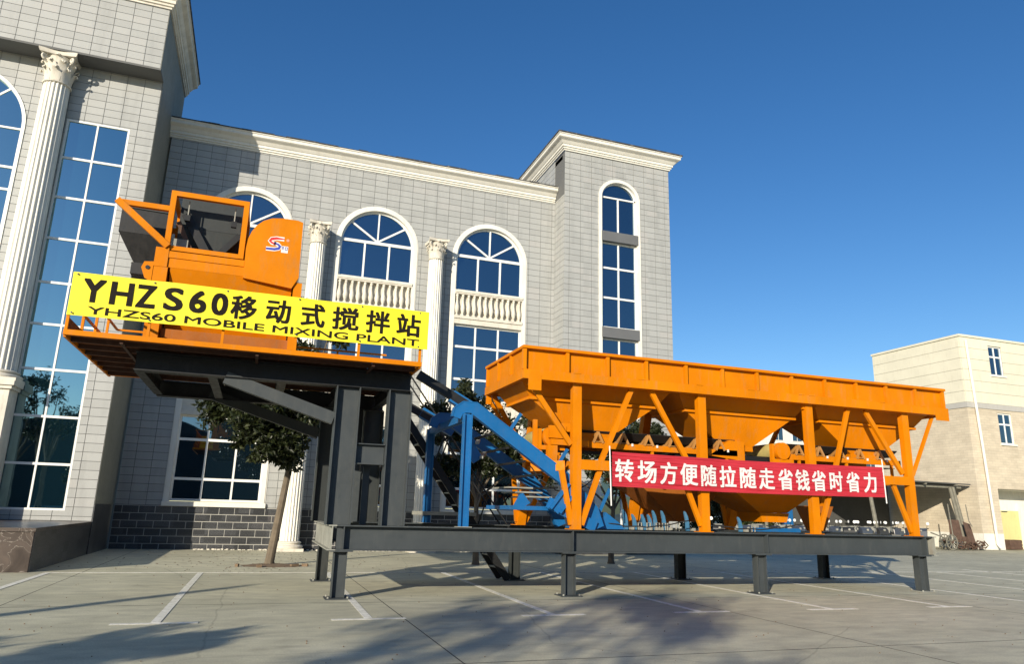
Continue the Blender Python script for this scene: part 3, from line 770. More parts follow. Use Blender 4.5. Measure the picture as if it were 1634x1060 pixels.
bodycols = [(.6, .6, .6), (.03, .03, .03), (.35, .03, .03), (.65, .63, .6), (.05, .06, .08), (.5, .45, .4)]
bodymats = [plain('scooter_paint', c, .3, .5) for c in bodycols]
spots = [(20.6, 29.5, 75), (22.4, 30.2, 95), (24.2, 30.6, 80), (26.3, 31.4, 100), (27.6, 31.5, 85), (28.9, 31.8, 95), (30.9, 32.5, 78), (32.3, 32.9, 92), (33.7, 33.2, 86), (35.0, 33.5, 99), (36.4, 33.7, 84), (37.9, 33.9, 60)]
labs = ['grey scooter standing leftmost in the row, near the glass entrance', 'black scooter left of the second orange post', 'dark red scooter just right of the second orange post',
        'pale grey scooter left of the dark palm trunk', 'navy scooter just right of the dark palm trunk', 'tan scooter left of the third orange post', 'grey scooter just right of the third orange post',
        'black scooter right of the rust coloured chute', 'red scooter left of the pale crooked pole', 'white scooter right of the pale crooked pole', 'dark blue scooter left of the last orange post', 'tan scooter right of the last orange post beside the cart']
def set_scooter(o, i, x, y, a, lab_, mi):
    o.location = (x, y, 0); o.rotation_euler.z = radians(a+180); o['label'] = lab_; o['category'] = 'scooter'; o.scale = (1.1,)*3
    for ch_ in o.children:
        if ch_.name.split('.')[0] in ('body', 'leg_shield', 'fender'):
            ch_.material_slots[0].link = 'OBJECT'; ch_.material_slots[0].material = bodymats[mi % 6]
        if ch_.name.split('.')[0] in ('apron', 'seat'):
            ch_.material_slots[0].link = 'OBJECT'; ch_.material_slots[0].material = bodymats[(mi*3+1) % 6]
for i, (x, y, a) in enumerate(spots):
    set_scooter(sc0 if i == 0 else copy_tree(sc0), i, x, y, a+rnd.uniform(-32, 32), labs[i], i)
for i, (x, y, a) in enumerate(spots[2:]):
    j = rnd.randrange(6)
    set_scooter(copy_tree(sc0), i, x+1.1, y+2.3, a+rnd.uniform(-25, 25), 'scooter in the back row behind ' + labs[i+2].split(' scooter')[0] + ' one, ' + ['by the palm', 'left of the palm trunk', 'right of the palm trunk', 'near the collecting hopper', 'behind the third post', 'beside the chute', 'below the banner end', 'at the pale pole', 'behind the last post', 'by the cart'][i], j)

# far white block of flats seen between the bins
fb = thing('white_apartment_block', 'distant white block of flats seen in the gap between the orange funnels', 'building', (60, 75, 0))
q = MB(); q.box(50, 76, 70, 80, 0, 13.5); q.build('wall', M['cream_wall'], fb)
B(49.8, 76.2, 69.8, 80.2, 13.5, 13.9).build('parapet', M['cream_wall'], fb)
for i in range(9):
    for j in range(4):
        x = 51.5+i*2.7; z = 1.2+j*3.1
        fr = B(x-.08, x+1.38, 69.94, 70.0, z-.08, z+1.58).build('window', M['upvc'], fb)
        for dx in (0, .68): B(x+dx, x+dx+.6, 69.92, 69.94, z, z+1.5).build('pane', M['glass_dark'], fr)

# ------------------------------------------------------------------ mobile mixing plant: chassis, tower and platform
F0, F1 = 13.75, 16.95          # web planes of the two long beams
ch = thing('plant_chassis', 'dark grey steel chassis on short legs with tower posts and high orange platform', 'machine frame', (8, 15, 0))
for y in (F0, F1):
    MB().ibeam((1.5, y, 1.045), (15.5, y, 1.045), .44, .3, .022, .016).build('main_beam', M['steel'], ch)
    for x in (6.1, 10.75, 1.62, 15.3):
        st = MB(); s = -1 if y == F0 else 1
        st.box(x-.008, x+.008, y+s*.145 if s < 0 else y+.009, y-.009 if s < 0 else y+s*.145, .85, 1.24); st.build('stiffener', M['steel'], ch)
for x in (3.6, 6.1, 8.6, 10.75, 13.1, 15.35):
    MB().ibeam((x, F0+.16, 1.03), (x, F1-.16, 1.03), .3, .16).build('cross_beam', M['dark_steel'], ch)
MB().ibeam((1.42, F0-.1, 1.045), (1.42, F1+.1, 1.045), .44, .15, .02, .014).build('end_beam', M['galv'], ch)
MB().ibeam((15.56, F0-.15, 1.045), (15.56, F1+.1, 1.045), .44, .14, .02, .014).build('end_beam', M['galv'], ch)
for x in (1.6, 6.07, 10.62, 15.22):
    for y in (F0+.02, F1+.02):
        l = MB(); l.ibeam((x, y, .02), (x, y, .823), .235, .19, .016, .012, (1, 0, 0)); lo = l.build('leg', M['steel'] if y < 15 else M['dark_steel'], ch)  # rear legs get a darker grey in place of shade
        B(x-.22, x+.22, y-.2, y+.2, .003, .02).build('base_plate', M['galv'] if x > 15 else M['steel'], lo)
        B(x-.2, x+.2, y-.17, y+.17, .805, .823).build('top_plate', M['steel'], lo)
        for bx in (-.17, .17):
            for by in (-.16, .16): MB().revolve([(.018, .02), (.018, .045), (.01, .05)], (x+bx, y+by, 0), 6).build('bolt', M['galv'], lo)
PX = (1.5, 2.48)
for x in PX:
    for y in (F0, F1):
        MB().ibeam((x, y, 1.267), (x, y, 3.772), .44, .3, .02, .014, (1, 0, 0)).build('tower_post', M['steel'] if y < 15 else M['dark_steel'], ch)  # rear posts: shade painted in with the darker grey
for y in (F0, F1):
    MB().ibeam((1.73, y, 2.55), (2.25, y, 2.55), .38, .2).build('tie_beam', M['steel'], ch)
    MB().ibeam((-2.15, y, 3.94), (2.68, y, 3.94), .33, .26).build('platform_beam', M['black'], ch)  # black here imitates the shade below the overhanging deck
for x in (-2.1, -.9, .3, 1.5, 2.48):
    MB().ibeam((x, F0+.15, 3.93), (x, F1-.15, 3.93), .28, .16).build('platform_cross_beam', M['black'], ch)  # cross beams black as well, for the same deck shade
for y in (F0, F1):
    MB().bar((1.27, y, 3.17), at(360, 603, 13.75) if y < 15 else (-1.1, y, 3.9), .22, .16, (0, 0, 1)).build('knee_brace', M['steel'] if y < 15 else M['dark_steel'], ch)  # rear brace darker, its shade is in the colour
MB().box(1.74, 2.24, F1-.01, F1+.01, 2.8, 4.2).build('dark_backing', M['black'], ch)  # black sheet added to close the gap between the rear posts
MB().box(1.93, 2.05, F0+.25, F0+.3, 1.27, 2.35).build('stub_post', M['steel'], ch)
MB().box(2.06, 2.24, F1-.3, F1-.28, 1.27, 2.35).build('gusset', M['steel'], ch)
MB().bar((1.7, F1-.2, 1.5), (2.3, F1-.2, 2.3), .12, .1).build('diagonal', M['dark_steel'], ch)
# platform deck, overhanging the tower towards the viewer
KP = .946
DY0, DY1, DX0, DX1, PZ = 12.87, 16.95, -3.11, 2.69, 4.17
pf = part('platform', ch)
for i in range(7):
    xa, xb = DX0+.04+i*.817, DX0+.04+(i+1)*.817-.01
    for j in range(3):
        ya, yb = DY0+.07+j*1.315, DY0+.07+(j+1)*1.315-.01
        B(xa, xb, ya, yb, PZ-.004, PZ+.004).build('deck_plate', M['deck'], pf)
ed = MB()
ed.box(DX0, DX1, DY0, DY0+.05, 4.13, 4.215); ed.box(DX0, DX1, DY1-.06, DY1, 4.13, 4.215); ed.box(DX0, DX0+.04, DY0+.05, DY1-.06, 4.1, 4.215); ed.box(DX1-.04, DX1, DY0+.05, DY1-.06, 4.1, 4.215)
ed.build('edge_channel', M['orange'], pf)
for k in range(7): B(DX0+.05, DX1-.05, DY0+.35+k*.55, DY0+.39+k*.55, 4.09, PZ-.005).build('joist', M['deck_shaded'], pf)
for x in (-2.3, -.2, 1.8): B(x, x+.05, DY0+.07, DY1-.07, 4.07, 4.089).build('bearer', M['deck_shaded'], pf)
rl = part('railing', ch)
for x in (-3.08, -1.9, -.76, .43, 1.53, 2.65):
    B(x-.022, x+.022, DY0, DY0+.044, 4.215, 5.17).build('rail_post', M['orange'], rl)
    if abs(x) < 2.6: B(x-.022, x+.022, DY1-.06, DY1-.016, 4.215, 5.1).build('rail_post', M['orange'], rl)
for y in (13.9, 14.9, 15.9):
    B(DX0, DX0+.044, y, y+.044, 4.215, 5.1).build('rail_post', M['orange'], rl)
for y in (DY0+.05, DY1-.06):
    for z in (4.68, 5.1): B(DX0+.02, DX1-.02, y, y+.035, z, z+.04).build('top_rail', M['orange'], rl)
for z in (4.68, 5.1): B(DX0+.005, DX0+.04, DY0+.09, DY1-.07, z, z+.04).build('top_rail', M['orange'], rl)
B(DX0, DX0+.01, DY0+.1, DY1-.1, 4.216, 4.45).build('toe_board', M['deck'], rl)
# ladder at the back
ld = thing('access_ladder', 'dark inclined steel ladder from the high platform down to the ground', 'ladder', (5.9, 17, 0))
la, lb = Vector((2.9, 17.1, 4.2)), Vector((5.85, 16.8, .02))
for dy in (-.02, .55):
    MB().bar(la+Vector((0, dy, 0)), lb+Vector((0, dy, 0)), .05, .17, (0, 1, 0)).build('rail', M['black'], ld)
for k in range(1, 15):
    p = la.lerp(lb, k/15); B(p.x-.09, p.x+.09, p.y, p.y+.52, p.z-.015, p.z+.015).build('tread', M['galv'], ld)
for dy in (0, .55):
    MB().tube([la+Vector((.25, dy, .75)), lb+Vector((.25, dy, .85))], .02, 6).build('handrail', M['black'], ld)
    for k in (1, 6, 11): p = la.lerp(lb, k/15); MB().tube([p+Vector((0, dy, 0)), p+Vector((.25, dy, .78))], .018, 6).build('baluster', M['black'], ld)

# ------------------------------------------------------------------ concrete mixer on the platform
MY = 14.5
mx = thing('concrete_mixer', 'orange concrete mixer with dark weigh hoppers standing on the high platform', 'mixer', (-.8, 15.2, 4.33))
t = MB()
t.box(-2.03, .36, MY, MY+1.5, 5.93, 6.12)
t.build('mixing_trough', M['orange'], mx)
t = MB()          # rounded trough sides below
rings = []
for yy, zz in ((MY+.004, 5.93), (MY+.13, 5.6), (MY+.17, 5.3), (MY+.3, 4.95), (MY+.45, 4.75)):
    rings.append([(-1.93, yy, zz), (.31, yy, zz), (.31, 2*MY+1.5-yy, zz), (-1.93, 2*MY+1.5-yy, zz)])
t.loft(rings).build('trough_belly', M['orange'], mx)
t = MB(); t.box(-1.95, .42, MY+.1, MY+1.4, 4.175, 4.75); t.build('mixer_base', M['orange_dark'], mx)  # shaded orange, done with the darker paint
for x0, x1 in ((-2.22, -1.97), (.34, .5)):
    MB().box(x0, x1, MY-.02, MY+1.5, 4.175, 5.92).build('end_frame', M['orange'], mx)
t = MB(); t.prism([(-2.34, 5.66), (-2.22, 5.6), (-2.22, 6.0), (-2.38, 5.98), (-2.42, 5.86)], MY-.03, MY+.0)
lug = t.build('lug', M['orange'], mx)
MB().revolve([(.04, 0), (.04, .012)], (-2.31, MY-.045, 5.87), 10, 'y').build('lug_hole', M['black'], lug)
t = MB(); t.box(-2.22, -1.99, MY-.03, MY+.6, 5.92, 6.3); t.build('bracket', M['orange'], mx)
# guard housing
gp = [(-.62, 5.88), (.3, 5.78), (.42, 6.02), (.4, 7.2)] + [(.3, 7.23), (.0, 7.23), (-.2, 7.2), (-.36, 7.12), (-.48, 7.0), (-.56, 6.86), (-.61, 6.7), (-.63, 6.5)]
MB().prism(gp, MY-.06, MY+.95).build('drive_guard', M['orange'], mx)
MB().prism([(a*1.0+(.012 if a > 0 else -.012), c+.01) for a, c in gp], MY+.9, MY+.93).build('guard_back', M['orange'], mx)
# hood frame
hf = MB()
fx0, fx1, fz0, fz1 = -2.1, -.66, 6.28, 7.5
fy0, fy1 = MY, MY+1.35
for x in (fx0, fx1-.1):
    for y in (fy0, fy1-.1): B(x, x+.1, y, y+.1, fz0, fz1-.1).build('hood_post', M['orange'], mx)
for y in (fy0, fy1-.1):
    B(fx0, fx1, y, y+.1, fz1-.1, fz1).build('hood_rail', M['orange'], mx); B(fx0+.1, fx1-.1, y+.01, y+.09, fz0, fz0+.09).build('hood_rail', M['orange'], mx)
for x in (fx0, fx1-.1):
    B(x+.005, x+.095, fy0+.1, fy1-.1, fz1-.095, fz1-.005).build('hood_rail', M['orange'], mx)
B(fx0-.02, fx1+.03, MY-.02, MY+.0, fz0-.16, fz0-.03).build('sill_rail', M['orange'], mx)
MB().bar((-2.98, MY+.05, 7.12), (-2.1, MY+.05, 7.12), .1, .1, (0, 0, 1)).build('side_rail', M['orange'], mx)
MB().bar((-3.0, MY-.02, 7.13), (-2.02, MY-.02, 6.33), .09, .12).build('side_brace', M['orange'], mx)
MB().bar((-2.98, MY+1.3, 7.12), (-2.1, MY+1.3, 7.12), .1, .1, (0, 0, 1)).build('side_rail', M['orange'], mx)
# dark weigh hopper inside the frame
def fr_loft(x0, x1, y0, y1, z1, a0, a1, b0, b1, z0, mat, name, par, lip=0):
    m = MB(); m.loft([[(x0, y0, z1), (x1, y0, z1), (x1, y1, z1), (x0, y1, z1)], [(a0, b0, z0), (a1, b0, z0), (a1, b1, z0), (a0, b1, z0)]])
    if lip: m.box(a0-.01, a1+.01, b0-.01, b1+.01, z0-lip, z0)
    return m.build(name, mat, par)
B(-1.99, -.77, MY+.78, MY+.8, 6.3, 7.74).build('back_plate', M['dark_steel'], mx)
B(-1.9, -.8, MY+.5, MY+.77, 6.95, 7.35).build('hopper_box', M['dark_steel'], mx)
fr_loft(-1.9, -.8, MY+.5, MY+.77, 6.945, -1.5, -1.2, MY+.6, MY+.75, 6.3, M['dark_steel'], 'weigh_hopper', mx)
MB().bar((-1.85, MY+.42, 7.2), (-1.3, MY+.42, 6.3), .04, .16).build('chute_rib', M['black'], mx)
MB().bar((-.8, MY+.42, 6.9), (-1.25, MY+.42, 6.3), .04, .12).build('chute_rib', M['black'], mx)
MB().bar((-1.95, MY+.38, 7.0), (-1.6, MY+.38, 6.3), .05, .09).build('chute_rib', M['rust'], mx)
B(-1.98, -1.72, MY+.3, MY+.7, 6.28, 6.62).build('motor', M['galv'], mx)
for x in (-1.78, -.92):
    B(x-.01, x+.01, MY+.2, MY+.22, 7.1, 7.4).build('load_cell_rod', M['galv'], mx); B(x-.05, x+.05, MY+.17, MY+.25, 6.98, 7.1).build('load_cell', M['black'], mx)
for x in (-.95, -.85, -.75): MB().revolve([(.01, -.03), (.045, 0), (.01, .05)], (x, MY+.25, 6.16), 8).build('bulb', M['white_part'], mx)
# dark hopper outside to the left
dh = thing('weigh_hopper', 'dark grey weigh hopper hanging left of the mixer frame, above the yellow banner', 'hopper', (-2.6, 15.4, 6.8))
B(-3.04, -2.2, 15.2, 16.2, 6.76, 7.3).build('hopper_box', M['black'], dh)
fr_loft(-3.04, -2.2, 15.2, 16.2, 6.755, -2.72, -2.25, 15.4, 15.9, 6.2, M['black'], 'cone', dh)
B(-2.75, -2.22, 15.35, 15.95, 5.97, 6.2).build('outlet', M['black'], dh)
MB().bar((-2.75, 15.38, 6.2), (-2.3, 15.38, 5.85), .05, .05).build('gate_arm', M['galv'], dh)
MB().bar((-3.06, 15.19, 7.3), (-2.2, 15.19, 7.28), .05, .03, (0, 0, 1)).build('rim', M['dark_steel'], dh)

# emblem decal on the guard
em = part('emblem', mx)
def stroke(pts, w):
    "flat ribbon outline from a polyline"
    m = MB(); P = [Vector(p) for p in pts]; Lp, Rp = [], []
    for i, p in enumerate(P):
        d = (P[min(i+1, len(P)-1)]-P[max(i-1, 0)]).normalized(); n = Vector((-d.y, d.x)); ww = w[i]/2 if isinstance(w, (list, tuple)) else w/2
        Lp.append(p+n*ww); Rp.append(p-n*ww)
    return Lp, Rp
def ribbon(pts, w, ox, oz, y, mat, name, par, th=.003):
    Lp, Rp = stroke(pts, w); m = MB()
    for i in range(len(Lp)-1):
        a, b, c, d = Lp[i], Lp[i+1], Rp[i+1], Rp[i]
        m.hexa([(ox+d.x, y-th, oz+d.y), (ox+c.x, y-th, oz+c.y), (ox+c.x, y, oz+c.y), (ox+d.x, y, oz+d.y), (ox+a.x, y-th, oz+a.y), (ox+b.x, y-th, oz+b.y), (ox+b.x, y, oz+b.y), (ox+a.x, y, oz+a.y)])
    return m.build(name, mat, par)
M['em_red'] = plain('emblem_red', (.6, .03, .03), .5); M['em_blue'] = plain('emblem_blue', (.04, .06, .38), .5); M['em_white'] = plain('emblem_white', (.75, .7, .66), .5)
ex, ez, ey = -.1, 6.66, MY-.061
S1 = [(.17, .125), (.02, .125), (-.07, .1), (-.1, .055), (-.06, .02), (.02, .005)]
S2 = [(-.02, .02), (.06, .0), (.1, -.035), (.08, -.085), (.0, -.11), (-.16, -.115)]
ribbon([(x*1.0, z) for x, z in S1], .085, ex, ez, ey, M['em_white'], 'outline', em, .002); ribbon(S2, .085, ex, ez, ey, M['em_white'], 'outline', em, .002)
ribbon(S1, [.02, .05, .055, .05, .04, .02], ex, ez, ey-.003, M['em_red'], 'upper_stroke', em, .002); ribbon(S2, [.02, .04, .05, .055, .05, .04], ex, ez, ey-.003, M['em_blue'], 'lower_stroke', em, .002)
MB().revolve([(.03, -.003), (.03, 0)], (ex+.24, ey, ez+.11), 14, 'y').build('dot', plain('emblem_pink', (.75, .3, .2)), em)
B(ex+.13, ex+.26, ey-.002, ey, ez-.16, ez-.02).build('label_plate', M['em_white'], em)
lab = MB()
for k, (a, b, c, d) in enumerate(((.14, .18, -.05, -.035), (.14, .18, -.08, -.065), (.155, .165, -.1, -.04), (.2, .25, -.05, -.035), (.2, .21, -.1, -.04), (.24, .25, -.1, -.04), (.2, .25, -.1, -.088))):
    lab.box(ex+a, ex+b, ey-.004, ey-.002, ez+c, ez+d)
lab.build('label_print', M['em_blue'], em)

# ------------------------------------------------------------------ lettering helper
def glyph_mesh(ch_, bold):
    cu = bpy.data.curves.new('tmp', 'FONT'); cu.body = ch_; cu.size = 1; cu.offset = 0; cu.resolution_u = 4; cu.extrude = .004
    o = bpy.data.objects.new('tmp', cu); col.objects.link(o)
    dg = bpy.context.evaluated_depsgraph_get(); me = bpy.data.meshes.new_from_object(o.evaluated_get(dg))
    vs = [v.co.copy() for v in me.vertices]; fs = [tuple(p.vertices) for p in me.polygons]
    bpy.data.objects.remove(o); bpy.data.meshes.remove(me); bpy.data.curves.remove(cu); return vs, fs
def put(mb, text, x0, x1, z0, z1, yfun, bold=.02, th=.003):
    vs, fs = glyph_mesh(text, bold)
    if not vs: return
    ax, bx = min(v.x for v in vs), max(v.x for v in vs); az, bz = min(v.y for v in vs), max(v.y for v in vs)
    k = 0
    bx_, bz_ = bold*(z1-z0)*.9, bold*(z1-z0)*.7
    for dx in (-1, -.4, .4, 1):
        for dz in (-1, 0, 1):
            out = []; k += 1
            for v in vs:
                x = x0+bx_+(v.x-ax)/(bx-ax)*(x1-x0-2*bx_)+dx*bx_; z = z0+bz_+(v.y-az)/(bz-az)*(z1-z0-2*bz_)+dz*bz_
                out.append((x, yfun(x, z)-((th+k*.00025) if v.z > 0 else 0), z))
            mb.add(out, fs)
# yellow banner on the railing
ybw = lambda x, z: .014*sin(x*1.7+.4)+.008*sin(x*4.1+z*2)+.006*sin(x*9+z*11)*(.5+.5*sin(x*2.6))
def sheet(x0, x1, z0, z1, y, fun, nx, nz, th=.004, zt=lambda x: 0):
    m = MB()
    g = [[(x0+(x1-x0)*i/nx, z0+(z1-z0)*j/nz) for i in range(nx+1)] for j in range(nz+1)]
    n = (nx+1)*(nz+1)
    for dy in (0, th):
        for row in g:
            for x, z in row: m.v.append((x, y+fun(x, z)+dy, z+zt(x)*(1)))
    for j in range(nz):
        for i in range(nx):
            a = j*(nx+1)+i; m.face(a, a+1, a+nx+2, a+nx+1); m.face(n+a, n+a+nx+1, n+a+nx+2, n+a+1)
    for i in range(nx):
        a = i; m.face(a, n+a, n+a+1, a+1); a = nz*(nx+1)+i; m.face(a, a+1, n+a+1, n+a)
    for j in range(nz):
        a = j*(nx+1); m.face(a, a+nx+1, n+a+nx+1, n+a); a += nx; m.face(a, n+a, n+a+nx+1, a+nx+1)
    return m
BY1 = 12.83
ZK = lambda z: 1.6+(z-1.6)*KP
yb = thing('yellow_banner', 'yellow banner reading YHZS60 MOBILE MIXING PLANT tied along the platform railing', 'banner', (-.2, BY1, 4.6))
sheet(-3.28*KP, 2.93*KP, ZK(4.61), ZK(5.37), BY1, ybw, 80, 6).build('banner_sheet', M['yellow'], yb, smooth=True)
yf = lambda x, z: BY1+ybw(x, z)-.003
def pxx(px, z, y=BY1):
    "x on plane y for pixel column px near height z"
    lo, hi = -6, 20
    for _ in range(40):
        m = (lo+hi)/2; v = Vector((m, y, z-CH)); p = 817+CF*v.dot(_r)/v.dot(_f)
        if p < px: lo = m
        else: hi = m
    return lo
t = MB()
for c, a, b in (('Y', 132, 168), ('H', 176.5, 213), ('Z', 218, 249), ('S', 262, 293), ('6', 303, 330), ('0', 338, 364), ('移', 369, 410), ('动', 425, 464), ('式', 481, 519), ('搅', 531, 573), ('拌', 584, 622), ('站', 633, 671)):
    cj = ord(c) > 256
    put(t, c, pxx(a, ZK(5.1)), pxx(b, ZK(5.1)), ZK(4.86 if not cj else 4.835), ZK(5.275 if not cj else 5.28), yf, .045 if not cj else .028)
t.build('large_lettering', M['letters'], yb, kind='stuff')
t = MB(); put(t, 'YHZS60 MOBILE MIXING PLANT', pxx(139, ZK(4.72)), pxx(668, ZK(4.72)), ZK(4.655), ZK(4.79), yf, .03)
t.build('small_lettering', M['letters'], yb, kind='stuff')
for x in (-3.03, -1.9, -.76, .43, 1.53, 2.6):
    MB().revolve([(.006, 0), (.016, .002), (.016, .006)], (x, BY1-.014, ZK(5.33)), 8, 'y').build('eyelet', M['steel'], yb)
    MB().revolve([(.006, 0), (.016, .002), (.016, .006)], (x, BY1-.014, ZK(4.65)), 8, 'y').build('eyelet', M['steel'], yb)

# ------------------------------------------------------------------ orange aggregate bins
ag = thing('aggregate_bins', 'long orange aggregate bins with three funnels on braced orange posts', 'aggregate bins', (10.6, 15, 1.26))
AX0, AX1, AY0, AY1 = 4.95, 16.28, 13.5, 16.05
ribx = [4.95, 5.9, 6.83, 7.76, 8.75, 9.7, 10.63, 11.6, 12.56, 13.5, 14.43, 15.36, 16.28]
for a, b in zip(ribx, ribx[1:]):
    B(a+.03, b-.03, AY0+.085, AY0+.1, 4.41, 4.84).build('side_panel', M['orange'], ag)
    B(a+.03, b-.03, AY1-.045, AY1-.03, 4.41, 4.84).build('side_panel', M['orange'], ag)
for x in ribx:
    B(x-.035, x+.035, AY0, AY0+.1, 4.41, 4.84).build('rib', M['orange'], ag); B(x-.035, x+.035, AY1-.045, AY1, 4.41, 4.84).build('rib', M['orange'], ag)
for y in (AY0+.85, AY0+1.7):
    for x in (AX0, AX1): B(x-.035, x+.035, y-.035, y+.035, 4.41, 4.84).build('rib', M['orange'], ag)
for x in (AX0, AX1):
    for a, b in ((AY0+.1, AY0+.81), (AY0+.89, AY0+1.66), (AY0+1.74, AY1-.05)): B(x-.008+(.02 if x < 9 else -.02), x+.008+(.02 if x < 9 else -.02), a, b, 4.41, 4.84).build('end_panel', M['orange'], ag)
tr = MB(); tr.box(AX0-.05, AX1+.05, AY0-.03, AY0+.11, 4.84, 4.9); tr.box(AX0-.05, AX1+.05, AY1-.06, AY1+.03, 4.84, 4.9); tr.box(AX0-.05, AX0+.05, AY0+.11, AY1-.06, 4.84, 4.9); tr.box(AX1-.05, AX1+.05, AY0+.11, AY1-.06, 4.84, 4.9)
tr.build('top_rim', M['orange'], ag)
mr = MB(); mr.box(AX0-.04, AX1+.06, AY0-.04, AY0+.12, 4.21, 4.4); mr.box(AX0-.04, AX1+.06, AY1-.08, AY1+.04, 4.21, 4.4); mr.box(AX0-.04, AX0+.06, AY0+.12, AY1-.08, 4.21, 4.4); mr.box(AX1-.04, AX1+.06, AY0+.12, AY1-.08, 4.21, 4.4)
mr.build('ring_beam', M['orange'], ag)
for x in (6.1, 7.6, 9.05, 10.4, 11.8, 12.1, 14.2, 15.5): B(x-.09, x+.09, AY0-.05, AY0-.035, 4.395, 4.425).build('joint_plate', M['orange'], ag)
# funnels
for i, cx in enumerate((6.84, 10.6, 14.4)):
    x0, x1 = 4.99+i*3.78, 4.99+(i+1)*3.78-.08; ym = 14.78
    g0, g1 = .5, .68
    m = MB(); m.loft([[(x0, AY0+.12, 4.36), (x1, AY0+.12, 4.36), (x1, AY1-.09, 4.36), (x0, AY1-.09, 4.36)], [(x0+.1, AY0+g0, 4.24), (x1-.1, AY0+g0, 4.24), (x1-.1, AY1-.3, 4.24), (x0+.1, AY1-.3, 4.24)],
                      [(x0+.34, AY0+g1, 3.94), (x1-.34, AY0+g1, 3.94), (x1-.34, AY1-.45, 3.94), (x0+.34, AY1-.45, 3.94)],
                      [(cx-.42, ym-.42, 3.2), (cx+.42, ym-.42, 3.2), (cx+.42, ym+.42, 3.2), (cx-.42, ym+.42, 3.2)]])
    fu = m.build('funnel', M['orange'], ag)
    B(cx-.44, cx+.44, ym-.44, ym+.44, 3.1, 3.2).build('outlet_lip', M['orange'], fu)
    za = 3.93; kx = (za-3.2)/(3.94-3.2)
    xa, xb, ya, yb_ = cx-.42+(x0+.34-cx+.42)*kx, cx+.42+(x1-.34-cx-.42)*kx, ym-.42+(AY0+g1-ym+.42)*kx, ym+.42+(AY1-.45-ym-.42)*kx
    sf = MB(); sf.box(xa-.05, xb+.05, ya-.06, ya, za-.03, za+.03); sf.box(xa-.06, xa, ya, yb_, za-.03, za+.03); sf.box(xb, xb+.06, ya, yb_, za-.03, za+.03)
    sf.build('stiffening_angle', M['orange'], fu)
# posts and braces, front and back
bpX = [(6.05, 6.29), (8.83, 9.06), (11.72, 11.95), (14.62, 14.85)]
postx = []
for (a, b) in ((912, 930), (1115.5, 1131.5), (1290, 1305), (1446, 1460)):
    xa, xb = pxx(a, 2.8, 13.6), pxx(b, 2.8, 13.6); postx.append(((xa+xb)/2, (xb-xa)))
hw = .098
for yi, (ya, sgn) in enumerate(((13.6, 1), (16.9, 1))):
    for k, (x, _) in enumerate(postx):
        yy = ya
        m = MB(); m.box(x-hw, x+hw, yy, yy+.05, 1.28, 4.21); m.box(x-hw, x-hw+.02, yy+.05, yy+.14, 1.28, 4.21); m.box(x+hw-.02, x+hw, yy+.05, yy+.14, 1.28, 4.21)
        if yi == 1: m = MB(); m.bar((x, 15.99, 4.2), (x, 16.9, 1.28), .2, .2, (1, 0, 0))
        po_ = m.build('post', M['orange'], ag)
        B(x-.16, x+.16, yy-.03, yy+.24, 1.267, 1.28).build('foot_plate', M['orange'], po_)
def brace(p, q, y, w_=.105, d_=.07, mat='orange', name='brace'):
    if y > 15:   # back side leans outwards
        f_ = lambda z: 15.99+(4.2-z)/(4.2-1.28)*.91
        MB().bar((p[0], f_(p[1]), p[1]), (q[0], f_(q[1]), q[1]), d_, w_).build(name, M[mat], ag)
    else: MB().bar((p[0], y, p[1]), (q[0], y, q[1]), d_, w_).build(name, M[mat], ag)
P = [x for x, _ in postx]
for y in (13.66, 17):
    for (p, q) in (((5.1, 4.2), (P[0]-.12, 2.95)), ((7.47, 4.22), (6.72, 2.62)), ((7.93, 4.22), (P[1]-.12, 2.3)),
                   ((13.31, 4.2), (12.75, 2.6)), ((13.83, 4.2), (P[3]-.2, 2.72)), ((16.0, 4.2), (P[3]+.12, 2.7)),
                   ((6.72, 2.5), (P[0]+.12, 1.36)), ((5.85, 2.42), (P[0]-.1, 1.36)),
                   ((P[1]-.55, 2.5), (P[1]-.1, 1.4)), ((P[2]+.6, 2.5), (P[2]+.12, 1.36)),
                   ((P[3]-.55, 2.5), (P[3]-.1, 1.36)), ((P[2]-.1, 4.2), (P[2]-.1, 4.1))):
        brace(p, q, y, .065 if p[0] > 15.9 else .105)
    if y > 15:
        for k in (1, 2): brace((P[k]+.55, 2.5), (P[k]+.1, 1.4), y); brace((P[k]-.55, 2.5), (P[k]-.1, 1.4), y)
    zt = lambda z: 13.63 if y < 15 else 15.99+(4.2-z)/(4.2-1.28)*.91
    for a, b in ((P[0]+hw, 6.9), (13.95, P[3]-hw)):
        MB().bar((a, zt(2.55), 2.55), (b, zt(2.55), 2.55), .2, .12, (0, 0, 1)).build('cross_rail', M['orange'], ag)
for x in P: MB().bar((x, 13.75, 2.55), (x, 16.4, 2.55), .16, .1, (0, 0, 1)).build('cross_tie', M['orange'], ag)
B(5.02, 5.3, AY0-.045, AY0-.03, 3.98, 4.3).build('gusset', M['orange'], ag); B(15.9, 16.33, AY0-.045, AY0-.03, 4.08, 4.3).build('gusset', M['orange'], ag)
B(4.93, 5.05, AY1-.05, AY1, 4.0, 4.3).build('gusset', M['orange'], ag)
MB().bar((5.0, AY1-.02, 4.1), (6.45, 16.6, 2.4), .07, .07).build('brace', M['orange'], ag)
